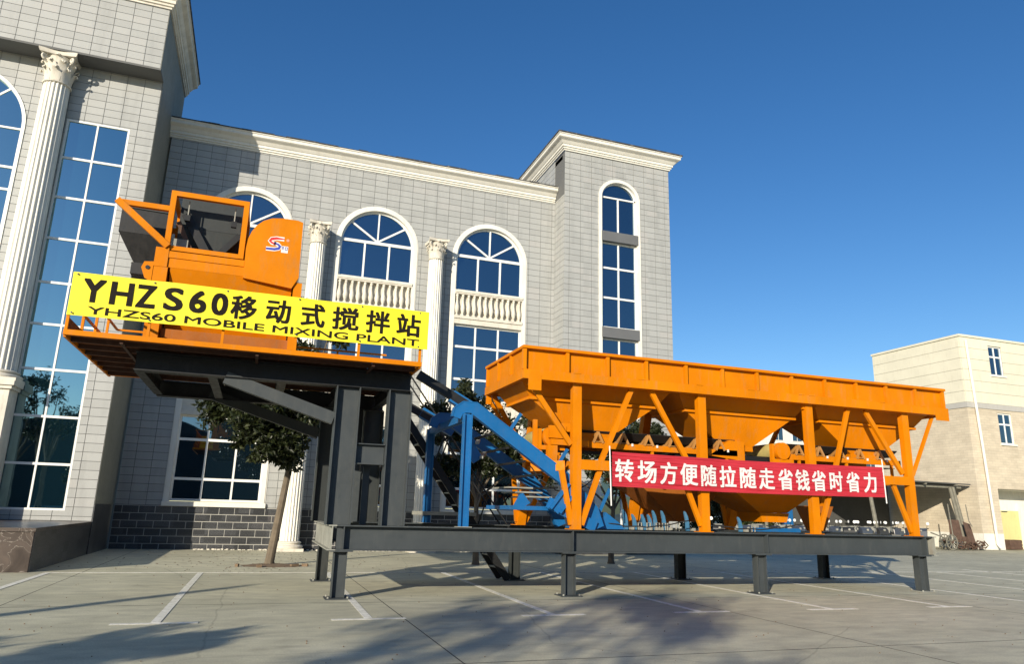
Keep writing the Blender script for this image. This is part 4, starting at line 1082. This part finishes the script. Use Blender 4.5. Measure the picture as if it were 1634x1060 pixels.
# weigh belt conveyors under the funnels
def belt(x0, x1, name, drum_x, side):
    c = thing('belt_conveyor', name, 'conveyor', ((x0+x1)/2, 14.8, 2.9), 'belt conveyors under the orange funnels')
    for y in (14.2, 15.3): B(x0, x1, y, y+.05, 2.96, 3.09).build('side_channel', M['orange'], c)
    b = MB(); pr = []
    for x in (x0, x1): b_ = None
    b.loft([[(x, 14.27, 3.34), (x, 14.5, 3.2), (x, 15.05, 3.2), (x, 15.28, 3.34), (x, 15.28, 3.33), (x, 15.05, 3.185), (x, 14.5, 3.185), (x, 14.27, 3.33)] for x in (x0, x1)]).build('belt', M['rubber'], c)
    B(x0, x1, 14.4, 15.15, 2.9, 2.912).build('return_belt', M['rubber'], c)
    n = int((x1-x0)/.62)
    for k in range(n):
        x = x0+.3+k*.62
        f = MB(); f.bar((x-.1, 14.2, 3.07), (x+.02, 14.22, 3.31), .04, .05); f.bar((x+.13, 14.2, 3.07), (x+.02, 14.22, 3.31), .04, .05); f.box(x-.08, x+.1, 14.2, 15.35, 3.075, 3.11)
        fo = f.build('idler_frame', M['idler'], c)
        MB().tube([(x+.02, 14.28, 3.27), (x+.02, 14.5, 3.14)], .045, 8).build('roller', M['idler'], fo); MB().tube([(x+.02, 14.53, 3.13), (x+.02, 15.02, 3.13)], .045, 8).build('roller', M['idler'], fo)
        B(x+.2, x+.24, 14.18, 14.2, 3.04, 3.1).build('clip', M['white_part'], fo)
    dr = MB().revolve([(.03, 0), (.19, .0), (.2, .02), (.2, .98), (.19, 1.0), (.03, 1.0)], (drum_x, 14.28, 3.14), 28, 'y').build('drum', M['drum'], c, smooth=True)
    MB().revolve([(.02, 0), (.2, 0), (.205, .12), (.02, .12)], (drum_x, 14.1, 3.14), 28, 'y').build('drum_cap', M['orange'], dr, smooth=True)
    B(drum_x-.28, drum_x-.22, 14.15, 14.25, 2.75, 3.3).build('drum_bracket', M['orange'], c); B(drum_x-.3, drum_x+.3, 14.12, 14.2, 2.86, 2.95).build('drum_bracket', M['orange'], c)
    for x in (x0+.3, (x0+x1)/2, x1-.3):
        for y in (14.22, 15.3): B(x, x+.06, y, y+.05, 2.6, 2.96).build('support', M['orange'], c)
    return c
belt(6.0, 10.5, 'belt conveyor with dusty rollers under the left orange funnel', 5.82, -1)
belt(11.95, 15.4, 'belt conveyor with dusty rollers under the right orange funnel, its drum near the third post', 11.72, 1)
mo = MB(); mo.loft([[(9.75, 14.2, 2.95), (10.7, 14.2, 2.85), (10.7, 14.2, 3.3), (10.3, 14.2, 3.32)], [(9.75, 15.3, 2.95), (10.7, 15.3, 2.85), (10.7, 15.3, 3.3), (10.3, 15.3, 3.32)]]); mo.build('skirt', M['orange'], ag)
tail = MB(); tail.box(5.5, 6.05, 14.05, 14.12, 2.55, 2.75); tail.box(5.47, 5.56, 14.3, 14.36, 2.5, 3.5); tail.box(5.68, 5.9, 14.0, 14.1, 2.62, 2.95); tail.bar((5.95, 13.72, 2.52), (5.35, 14.1, 2.5), .2, .05, (0, 0, 1)); tail.box(5.95, 6.4, 14.02, 14.18, 3.25, 3.42)
tail.box(5.72, 6.1, 14.0, 14.09, 3.1, 3.36); tail.box(5.75, 6.6, 13.98, 14.06, 2.96, 3.08)
tail.build('tail_bracket', M['orange'], ag)
B(8.9, 12.2, 14.3, 15.2, 2.82, 3.0).build('cross_conveyor', M['black'], ag)
# lower collecting hoppers
lh = thing('collecting_hopper', 'large orange collecting hopper hanging below the red banner', 'hopper', (11.6, 15.3, 1.6))
fr_loft(9.9, 13.2, 14.2, 16.4, 2.5, 11.45, 12.25, 14.75, 15.6, 1.72, M['orange'], 'cone', lh)
m = MB(); m.hexa([(11.5, 14.72, 1.5), (12.2, 14.72, 1.5), (12.2, 15.6, 1.5), (11.5, 15.6, 1.5), (11.43, 14.7, 1.715), (12.27, 14.7, 1.715), (12.27, 15.62, 1.715), (11.43, 15.62, 1.715)]); m.build('outlet', M['orange'], lh)
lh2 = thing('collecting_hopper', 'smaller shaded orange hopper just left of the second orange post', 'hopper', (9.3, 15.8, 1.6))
fr_loft(8.3, 10.9, 15.2, 16.7, 2.45, 9.7, 10.2, 15.6, 16.2, 1.45, M['orange_dark'], 'cone', lh2)  # its shade comes from the darker orange
for nm, x in (('rust coloured discharge chute on the chassis between the first and second posts', 9.85), ('rust coloured discharge chute on the chassis right of the third post', 14.85)):
    c = thing('discharge_chute', nm, 'chute', (x, 16.7, 1.3))
    fr_loft(x-.4, x+.4, 16.45, 17.05, 1.95, x-.18, x+.18, 16.6, 16.9, 1.28, M['orange_dark'], 'cone', c)
# ------------------------------------------------------------------ blue lifting frame
bf = thing('blue_lifting_frame', 'bright blue steel lifting frame sloping down from the tower to the chassis', 'lifting frame', (5, 15, 1.26))
def track(y, w_=.2):
    m = MB()
    pts = [(3.64, 3.36), (3.68, 3.5), (3.8, 3.58), (4.0, 3.58), (5.97, 2.28), (6.62, 1.62), (6.75, 1.3)]
    wd = [.16, .2, .22, .24, .26, .26, .22]
    Lp, Rp = stroke(pts, wd)
    for i in range(len(pts)-1):
        a, b, c, d = Lp[i], Lp[i+1], Rp[i+1], Rp[i]
        m.hexa([(d.x, y, d.y), (c.x, y, c.y), (c.x, y+.05, c.y), (d.x, y+.05, d.y), (a.x, y, a.y), (b.x, y, b.y), (b.x, y+.05, b.y), (a.x, y+.05, a.y)])
        for e, f_ in ((Lp[i], Lp[i+1]), (Rp[i], Rp[i+1])): m.bar((e.x, y+.06, e.y), (f_.x, y+.06, f_.y), .14, .02, (0, 1, 0))
    return m
track(13.8).build('track', M['blue'], bf); track(15.75).build('track', M['blue'], bf)
for y in (13.68, 16.85):
    z1 = 3.42
    MB().ibeam((3.84, y, 1.28), (3.84, y, z1), .17, .14, .02, .03, (1, 0, 0)).build('post', M['blue'], bf)
    B(3.7, 3.98, y-.12, y+.12, 1.267, 1.28).build('foot_plate', M['galv'], bf)
B(3.78, 3.9, 13.76, 16.8, 3.3, 3.44).build('cross_head', M['blue'], bf)
MB().bar((3.9, 16.8, 3.4), (4.0, 15.8, 3.55), .2, .12, (0, 0, 1)).build('link', M['blue'], bf)
for y, a in ((13.95, (2.86, 4.18)), (16.75, (2.86, 4.1))):
    MB().bar((a[0], y, a[1]), (4.0, y-.05, 3.56), .12, .17).build('boom', M['black'], bf)
    MB().bar((3.55, y-.01, 3.8), (4.35, y-.01, 3.38), .16, .24).build('boom_joint', M['blue'], bf)
MB().prism([(3.92, 3.0), (4.1, 3.02), (4.16, 2.85), (4.3, 2.62), (4.12, 2.5), (3.98, 2.66)], 14.1, 14.15).build('hook_plate', M['blue'], bf)
for p, q in (((4.15, 2.9), (4.45, 3.05)), ((4.25, 2.62), (4.6, 2.78))):
    MB().bar((p[0], 14.0, p[1]), (q[0], 14.9, q[1]), .05, .07, (0, 0, 1)).build('lever', M['galv'], bf)
for k in range(6):
    p = Vector((4.4, 0, 3.2)).lerp(Vector((6.2, 0, 1.95)), k/5); B(p.x-.03, p.x+.03, 13.87, 15.74, p.z-.14, p.z-.1).build('rung', M['black'], bf)  # rungs coloured black to stand for shadow inside the blue frame
for x, z in ((4.75, 3.12), (5.8, 2.45)):
    MB().bar((x, 13.9, z-.02), (x+.28, 13.9, z+.42), .05, .06).build('guide_arm', M['blue'], bf); MB().bar((x+.05, 13.96, z), (x+.33, 13.96, z+.42), .03, .03).build('guide_arm', M['galv'], bf)
m = MB(); m.bar((5.62, 13.7, 1.66), (6.02, 13.7, 2.16), .14, .05); m.bar((5.82, 13.7, 1.58), (6.2, 13.7, 2.04), .14, .05); m.build('clamp', M['blue'], bf)
MB().bar((5.72, 13.7, 1.62), (6.11, 13.7, 2.1), .03, .2).build('clamp_plate', M['blue'], bf)
MB().box(4.92, 5.75, 13.9, 15.7, 1.62, 1.7).build('tray', M['blue'], bf)
MB().prism([(4.95, 1.7), (5.2, 1.7), (5.3, 1.76), (5.14, 1.95), (5.08, 1.93)], 13.95, 14.0).build('side_plate', M['blue'], bf)
MB().bar((5.6, 13.75, 1.78), (6.65, 13.75, 1.32), .05, .22).build('lower_rail', M['blue'], bf)
B(3.5, 5.0, 16.7, 16.85, 1.45, 1.53).build('base_rail', M['galv'], bf)
for k in range(3): B(5.05+k*.22, 5.6+k*.22, 14.6, 15.7, 2.06+k*-.09, 2.09+k*-.09).build('walkway_bar', M['galv'], bf)
# blue wedge and brackets on the chassis
tb = thing('blue_tail_box', 'blue wedge shaped tail box on the chassis right of the first orange post', 'tail box', (7, 14.4, 1.26))
MB().prism([(6.35, 1.28), (7.45, 1.28), (7.3, 1.42), (7.0, 1.62), (6.95, 1.5), (6.5, 1.7)], 13.98, 14.6).build('box', M['blue'], tb)
MB().bar((6.85, 14.0, 1.6), (7.1, 14.0, 2.1), .04, .06).build('arm', M['blue'], tb)
for px in (997, 1011, 1026, 1036, 1044, 1058, 1095, 1180):
    big = px not in (1026, 1036); x = pxx(px, 1.4, 14.4); h_ = .42 if px in (997, 1058, 1095, 1044) else .33
    t = thing('roller_bracket', 'x', 'bracket', (x, 14.4, 1.27), 'blue roller brackets on the chassis')
    t['label'] = {997: 'tallest left blue bracket fin on the chassis top', 1011: 'second blue bracket fin from the left on the chassis top', 1026: 'thin blue bracket fin, third from the left on the chassis', 1036: 'thin blue bracket fin left of the pair below the red banner', 1044: 'tall blue bracket fin below the red banner, fifth from the left',
                  1058: 'tall curved blue bracket fin, sixth from the left on the chassis', 1095: 'lone tall blue bracket fin left of the second orange post', 1180: 'blue bracket right of the second orange post above a chassis stiffener'}[px]
    MB().prism([(x-.01, 1.27), (x+.075, 1.27), (x+.066, 1.27+h_*.4), (x+.04, 1.27+h_*.72), (x-.01, 1.27+h_*.95), (x-.04, 1.27+h_), (x-.045, 1.27+h_*.9), (x-.015, 1.27+h_*.55)], 14.38, 14.43).build('fin', M['blue_dusty'], t)
    B(x+.12, x+.2, 14.34, 14.46, 1.27, 1.33).build('clamp_block', M['galv'], t)
    MB().tube([(x+.3, 14.35, 1.27), (x+.3, 14.35, 1.42), (x+.38, 14.35, 1.42), (x+.38, 14.35, 1.27)], .014, 5).build('u_bolt', M['galv'], t)
for k, (x0, x1, y, z0, dz, lb_) in enumerate(((6.6, 9.0, 14.0, 1.5, .16, 'thin black cable looped along the chassis behind the blue wedge box'), (9.3, 12.0, 13.98, 1.48, .14, 'thin black cable sagging beside the second orange post'), (5.3, 6.9, 14.0, 2.5, .5, 'thin black cable hanging from the tail of the left belt conveyor'))):
    cb_ = MB().tube([(x0+(x1-x0)*i/14, y+.03*sin(i*1.3), z0-dz*4*(i/14)*(1-i/14)+.012*sin(i*2.1)) for i in range(15)], .013, 6).build('cable', M['rubber'])
    cb_['label'] = lb_; cb_['category'] = 'cable'
lr = thing('blue_channel', 'low blue steel channel lying on the chassis left of the third orange post', 'channel', (12, 15, 1.27))
B(11.5, 12.75, 14.9, 15.1, 1.27, 1.36).build('channel', M['blue'], lr)
lc = thing('lower_conveyor', 'black low belt conveyor running along the chassis bed', 'conveyor', (10.5, 15.1, 1.27))
B(6.8, 15.2, 14.55, 15.6, 1.2, 1.26).build('belt', M['rubber'], lc)
for y in (14.5, 15.6): B(6.8, 15.2, y, y+.05, 1.16, 1.28).build('side_channel', M['dark_steel'], lc)

# ------------------------------------------------------------------ red banner
rb = thing('red_banner', 'red cloth banner with white Chinese characters hung across the lower bin frame', 'banner', (10.5, 13.5, 2.1))
RY = 13.5
folds = [(2.2+k*.078+rnd.uniform(-.012, .012), rnd.uniform(0, 6), rnd.uniform(.5, 1.1)) for k in range(8)]
def rbw(x, z):
    y = .016*sin(x*2.1)+.012*sin(x*5.3+1)
    for zi, ph, fr in folds:
        q = (z-zi-.018*sin(x*fr+ph)-.008*sin(x*2.7+ph*2))/.011
        if abs(q) < 3: y += .02*math.exp(-q*q)*(.55+.45*sin(x*fr*.9+ph*3))
    return y
sag = lambda x: -.03*sin((x-6.92)/7.13*pi)
rxs = sheet(6.92, 14.05, 2.14, 2.84, RY, rbw, 170, 64, .004, sag); rxs.build('banner_sheet', M['red'], rb, smooth=True)
t = MB(); txt = '转场方便随拉随走省钱省时省力'
st_ = [85, 205, 325, 437, 548, 655, 762, 865, 968, 1060, 1155, 1250, 1345, 1435]; en_ = [185, 305, 420, 530, 637, 742, 848, 948, 1045, 1140, 1230, 1323, 1415, 1500]
pxs = [957+.2931*v for v in st_]; wpx = [(b-a)*.2931 for a, b in zip(st_, en_)]
for c, p, w_ in zip(txt, pxs, wpx):
    xa = pxx(p, 2.5, RY); xb = pxx(p+w_, 2.5, RY); zc = sag((xa+xb)/2)
    put(t, c, xa, xb, 2.24+zc, 2.7+zc, lambda x, z: RY+.016*sin(x*2.1)+.012*sin(x*5.3+1)-.006, .025, .004)
t.build('lettering', M['white_letters'], rb, kind='stuff')
for x in (6.88, 14.08): MB().tube([(x, RY-.01, 1.75 if x < 8 else 2.0), (x-.03, RY-.01, 2.9+(.12 if x > 8 else .05))], .014, 6).build('banner_pole', M['white_part'], rb)

# ------------------------------------------------------------------ trees
def leaf_cloud(mb, centers, n, size, R):
    for _ in range(n):
        c, r = centers[R.randrange(len(centers))]
        d = Vector((R.gauss(0, 1), R.gauss(0, 1), R.gauss(0, 1))); d.normalize(); p = Vector(c)+d*r*(R.random()**.4)
        a = Vector((R.gauss(0, 1), R.gauss(0, 1), R.gauss(0, 1)-.35)).normalized(); b = a.cross(Vector((R.gauss(0, 1), R.gauss(0, 1), R.gauss(0, 1)))).normalized()
        s = size*R.uniform(.6, 1.25); w_ = s*.24
        k = len(mb.v); mb.v += [tuple(p), tuple(p+a*s*.45+b*w_+a.cross(b)*s*.06), tuple(p+a*s), tuple(p+a*s*.45-b*w_+a.cross(b)*s*.06)]
        mb.f.append((k, k+1, k+2, k+3)); mb.m.append(0)
def tree(name, label, cat, base, lean, blobs, nleaf, lsize, r0, seed, mats=('bark', 'leaf'), group=None, twig=3):
    R = random.Random(seed); t = thing(name, label, cat, base, group)
    b = Vector(base); top = b+Vector(lean); tr = MB()
    mid = b.lerp(top, .5)+Vector((R.uniform(-.05, .05), R.uniform(-.05, .05), 0))
    tr.tube([b+Vector((0, 0, -.02)), b+Vector((0, 0, .12)), mid, top], [r0*1.35, r0, r0*.82, r0*.65], 9)
    tk = tr.build('trunk', M[mats[0]], t, smooth=True)
    lb = MB(); cl = []
    for (c, r) in blobs:
        c = Vector(c); lb.tube([top-Vector((0, 0, .1)), top.lerp(c, .5)+Vector((R.uniform(-.15, .15), R.uniform(-.15, .15), .1)), c], [r0*.45, r0*.28, r0*.1], 6)
        for k in range(7):
            d = Vector((R.gauss(0, 1), R.gauss(0, 1), R.gauss(0, .8))).normalized(); e = c+d*r*R.uniform(.5, 1.0)
            lb.tube([c-d*.05, c.lerp(e, .5)+Vector((0, 0, .04)), e], [r0*.12, r0*.08, r0*.03], 4)
            cl.append((e, r*R.uniform(.25, .48))); cl.append((c.lerp(e, .55), r*R.uniform(.25, .4)))
    lb.build('limb', M[mats[0]], t)
    lv = MB(); leaf_cloud(lv, cl, nleaf, lsize, R); o = lv.build('crown', M[mats[1]], t); o['kind'] = 'stuff'
    return t
tree('street_tree', 'small broadleaf tree with a leaning bare trunk and dark crown under the platform', 'tree', (.62, 21.2, 0), (.3, .05, 2.9),
     [((-.9, 21.3, 4.1), .7), ((0, 21.2, 3.6), .75), ((.7, 21.1, 3.4), .8), ((.9, 21.3, 4.4), .8), ((-.1, 21.4, 4.9), .8), ((1.3, 21.6, 5.4), .8), ((.4, 21.3, 6.0), .9), ((1.7, 21.4, 6.7), .55), ((.6, 21.5, 7.2), .55), ((-.9, 21.2, 5.3), .8), ((1.0, 21.0, 3.1), .6), ((.35, 21.1, 3.15), .6), ((.8, 21.4, 3.9), .8), ((1.15, 21.0, 3.75), .65), ((.55, 20.9, 2.95), .45), ((-.4, 21.1, 3.9), .7), ((.2, 20.9, 4.3), .7)], 36000, .17, .125, 11)
tree('street_tree', 'broadleaf tree behind the blue lifting frame, its crown beside the white column', 'tree', (6.5, 21.6, 0), (-.05, 0, 2.0),
     [((5.5, 21.6, 3.9), .6), ((6.3, 21.6, 4.6), .7), ((7.1, 21.5, 4.1), .8), ((6.4, 21.6, 3.2), .7), ((7.9, 21.7, 3.6), .7), ((7.3, 21.7, 2.9), .6), ((8.4, 21.9, 4.3), .6), ((5.5, 21.7, 2.9), .35), ((5.0, 21.7, 4.4), .55), ((5.9, 21.8, 5.1), .6), ((8.2, 21.7, 3.0), .6)], 17000, .16, .1, 12)
tree('street_tree', 'broadleaf tree half hidden behind the left orange funnel and the rear post', 'tree', (11.3, 22.2, 0), (.1, 0, 1.8),
     [((9.9, 22.2, 3.9), .8), ((11.0, 22.2, 4.1), .8), ((12.2, 22.2, 4.2), .8), ((11.2, 22.2, 3.1), .8), ((13.2, 22.4, 4.1), .6), ((9.3, 22.3, 3.0), .6)], 13000, .16, .1, 13)
R = random.Random(5)
for k, (x, y, h_, lab_) in enumerate(((33.5, 47, 6.2, 'bushy dark tree behind the scooters, leftmost below the red banner'), (37.5, 48, 6.6, 'bushy dark tree left of the third orange post below the red banner'), (41.5, 49, 5.8, 'bushy dark tree behind the rust coloured chute'), (45.5, 50, 6.0, 'bushy dark tree behind the pale crooked shed pole'), (29.5, 46, 6.4, 'bushy dark tree behind the second orange post'))):
    tree('evergreen_tree', lab_, 'tree', (x, y, 0), (0, 0, 1.2), [((x+R.uniform(-.8, .8), y+R.uniform(-.5, .5), 1.2+i*h_*.17), 1.35-i*.08) for i in range(5)]+[((x+R.uniform(-1.5, 1.5), y, 1.3+i*.5), .9) for i in range(4)], 5500, .34, .16, 30+k, ('bark_dark', 'leaf2'), 'evergreen trees behind the shed')
pt = tree('palm_tree', 'narrow dark palm like tree with a pale trunk behind the scooters', 'tree', (30.4, 38.5, 0), (0, 0, 2.3), [((30.4, 38.5, 2.7), .6), ((30.9, 38.5, 3.0), .5)], 1500, .4, .14, 44, ('wood', 'leaf2'))
# small plant at the tree pit, kerb stones
pit = thing('tree_pit', 'patch of bare soil with broken kerb bits around the leaning tree trunk', 'tree pit', (.6, 21.2, 0))
m = MB(); rg = []
for q, (rr, zz) in enumerate(((.95, .004), (.7, .05), (.3, .09), (.05, .1))):
    rr *= .75; zz *= .45; rg.append([(.7+rr*1.15*cos(2*pi*k/20)*(1+.12*sin(k*2.3)), 21.1+rr*.8*sin(2*pi*k/20), zz+.012*sin(k*3.1+q)) for k in range(20)])
m.loft(rg).build('soil', M['soil'], pit, smooth=True)
for (x, y, a, l) in ((1.15, 20.7, .5, .22), (1.45, 20.9, -.4, .16), (-.2, 20.7, 1.2, .1), (.3, 20.5, .2, .12)):
    MB().bar((x, y, .035), (x+l*cos(a), y+l*sin(a), .04), .07, .08, (0, 0, 1)).build('kerb_piece', M['soil'], pit)
# rubble at the foot of the facade
rbm = MB(); R = random.Random(9)
for k in range(240):
    x = R.uniform(-1.8, 11); s = R.uniform(.015, .06); y = FY-.06-R.uniform(.02, .16)
    rbm.box(x, x+s*1.6, y-s, y, 0, s*R.uniform(.4, 1))
rbm.build('mortar_rubble', M['trim_old'], bld, kind='stuff')

R = random.Random(21); gm = MB()
for k in range(900):
    x, y = R.uniform(-7, 30), R.uniform(7.5, 27); s = R.uniform(.004, .013)
    a = R.uniform(0, 3); c_, s_ = cos(a)*s, sin(a)*s
    gm.hexa([(x-c_, y-s_, .002), (x+s_, y-c_, .002), (x+c_, y+s_, .002), (x-s_, y+c_, .002), (x-c_*.6, y-s_*.6, .002+s), (x+s_*.6, y-c_*.6, .002+s), (x+c_*.6, y+s_*.6, .002+s), (x-s_*.6, y+c_*.6, .002+s)])
gr_ = gm.build('gravel_grit', M['soil']); gr_['kind'] = 'stuff'; gr_['label'] = 'fine gravel and grit scattered over the concrete yard'; gr_['category'] = 'gravel'
R = random.Random(22); gm = MB()
for k in range(260):
    x, y = R.gauss(.8, 2.2), R.uniform(19.2, 27.5); a = R.uniform(0, 6.3); l = R.uniform(.04, .08)
    gm.add([(x, y, .006), (x+l*.5*cos(a)-l*.2*sin(a), y+l*.5*sin(a)+l*.2*cos(a), .02), (x+l*cos(a), y+l*sin(a), .008), (x+l*.5*cos(a)+l*.2*sin(a), y+l*.5*sin(a)-l*.2*cos(a), .012)], [(0, 1, 2, 3)])
gr_ = gm.build('fallen_leaves', M['rust']); gr_['kind'] = 'stuff'; gr_['label'] = 'dry brown leaves scattered round the leaning street tree'; gr_['category'] = 'leaves'
# ------------------------------------------------------------------ what stands behind the camera: seen in the glass and through its shadows
hall = thing('gabled_hall', 'long gabled hall across the yard, mirrored dark in the lower window panes', 'building', (-20, -62, 0))
B(-75, 40, -78, -62, 0, 11.5).build('wall', M['hallwall'], hall)
for k in range(5):
    x = -75+k*23
    MB().prism([(x, 11.5), (x+23, 11.5), (x+11.5, 14.8)], -78, -62).build('roof_gable', M['shed'], hall)
    B(x+6, x+17, -61.98, -61.9, 2, 8).build('window', M['greybar'], hall)
u = Vector((sin(SUN_AZ), cos(SUN_AZ), 0)); ct = 1/math.tan(SUN_EL)
def caster(tip, h_):
    b = Vector((tip[0], tip[1], 0))-u*h_*ct; return (b.x, b.y, 0)
b = caster((.29, 16.3), 6.0)
lp = thing('lamp_post', 'tall slim pole left of the picture whose thin shadow crosses the parking bays', 'pole', b)
MB().tube([b, (b[0], b[1], 5.7), (b[0], b[1], 6.0)], [.17, .13, .06], 8).build('pole', M['galv'], lp)
b = caster((1.1, 12.8), 4.6); c = Vector(b)
tree('yard_tree', 'young tree left of the picture whose streaky shadow falls on the front bays', 'tree', b, (0, 0, 2.4), [((c.x+.2, c.y, 3.0), .8), ((c.x-.5, c.y+.2, 2.5), .7), ((c.x+.5, c.y-.2, 3.7), .6), ((c.x-.7, c.y+.9, 2.9), .6)], 9000, .17, .12, 51)
for k, (tp, h_) in enumerate((((5.2, 9.6), 11.5), ((1.0, 7.2), 10))):
    b = caster(tp, h_*.8); c = Vector(b)
    tree('yard_tree', ('tall tree behind the viewer whose soft shadow falls in front of the machine', 'tall tree behind the viewer whose shadow darkens the bottom left corner of the concrete')[k], 'tree', b, (0, 0, 4), [((c.x+rnd.uniform(-1.6, 1.6), c.y+rnd.uniform(-1.6, 1.6), h_*.8+rnd.uniform(-2.6, 1.6)), 1.0) for i in range(7)], 1500, .3, .22, 60+k, group='tall trees across the yard')
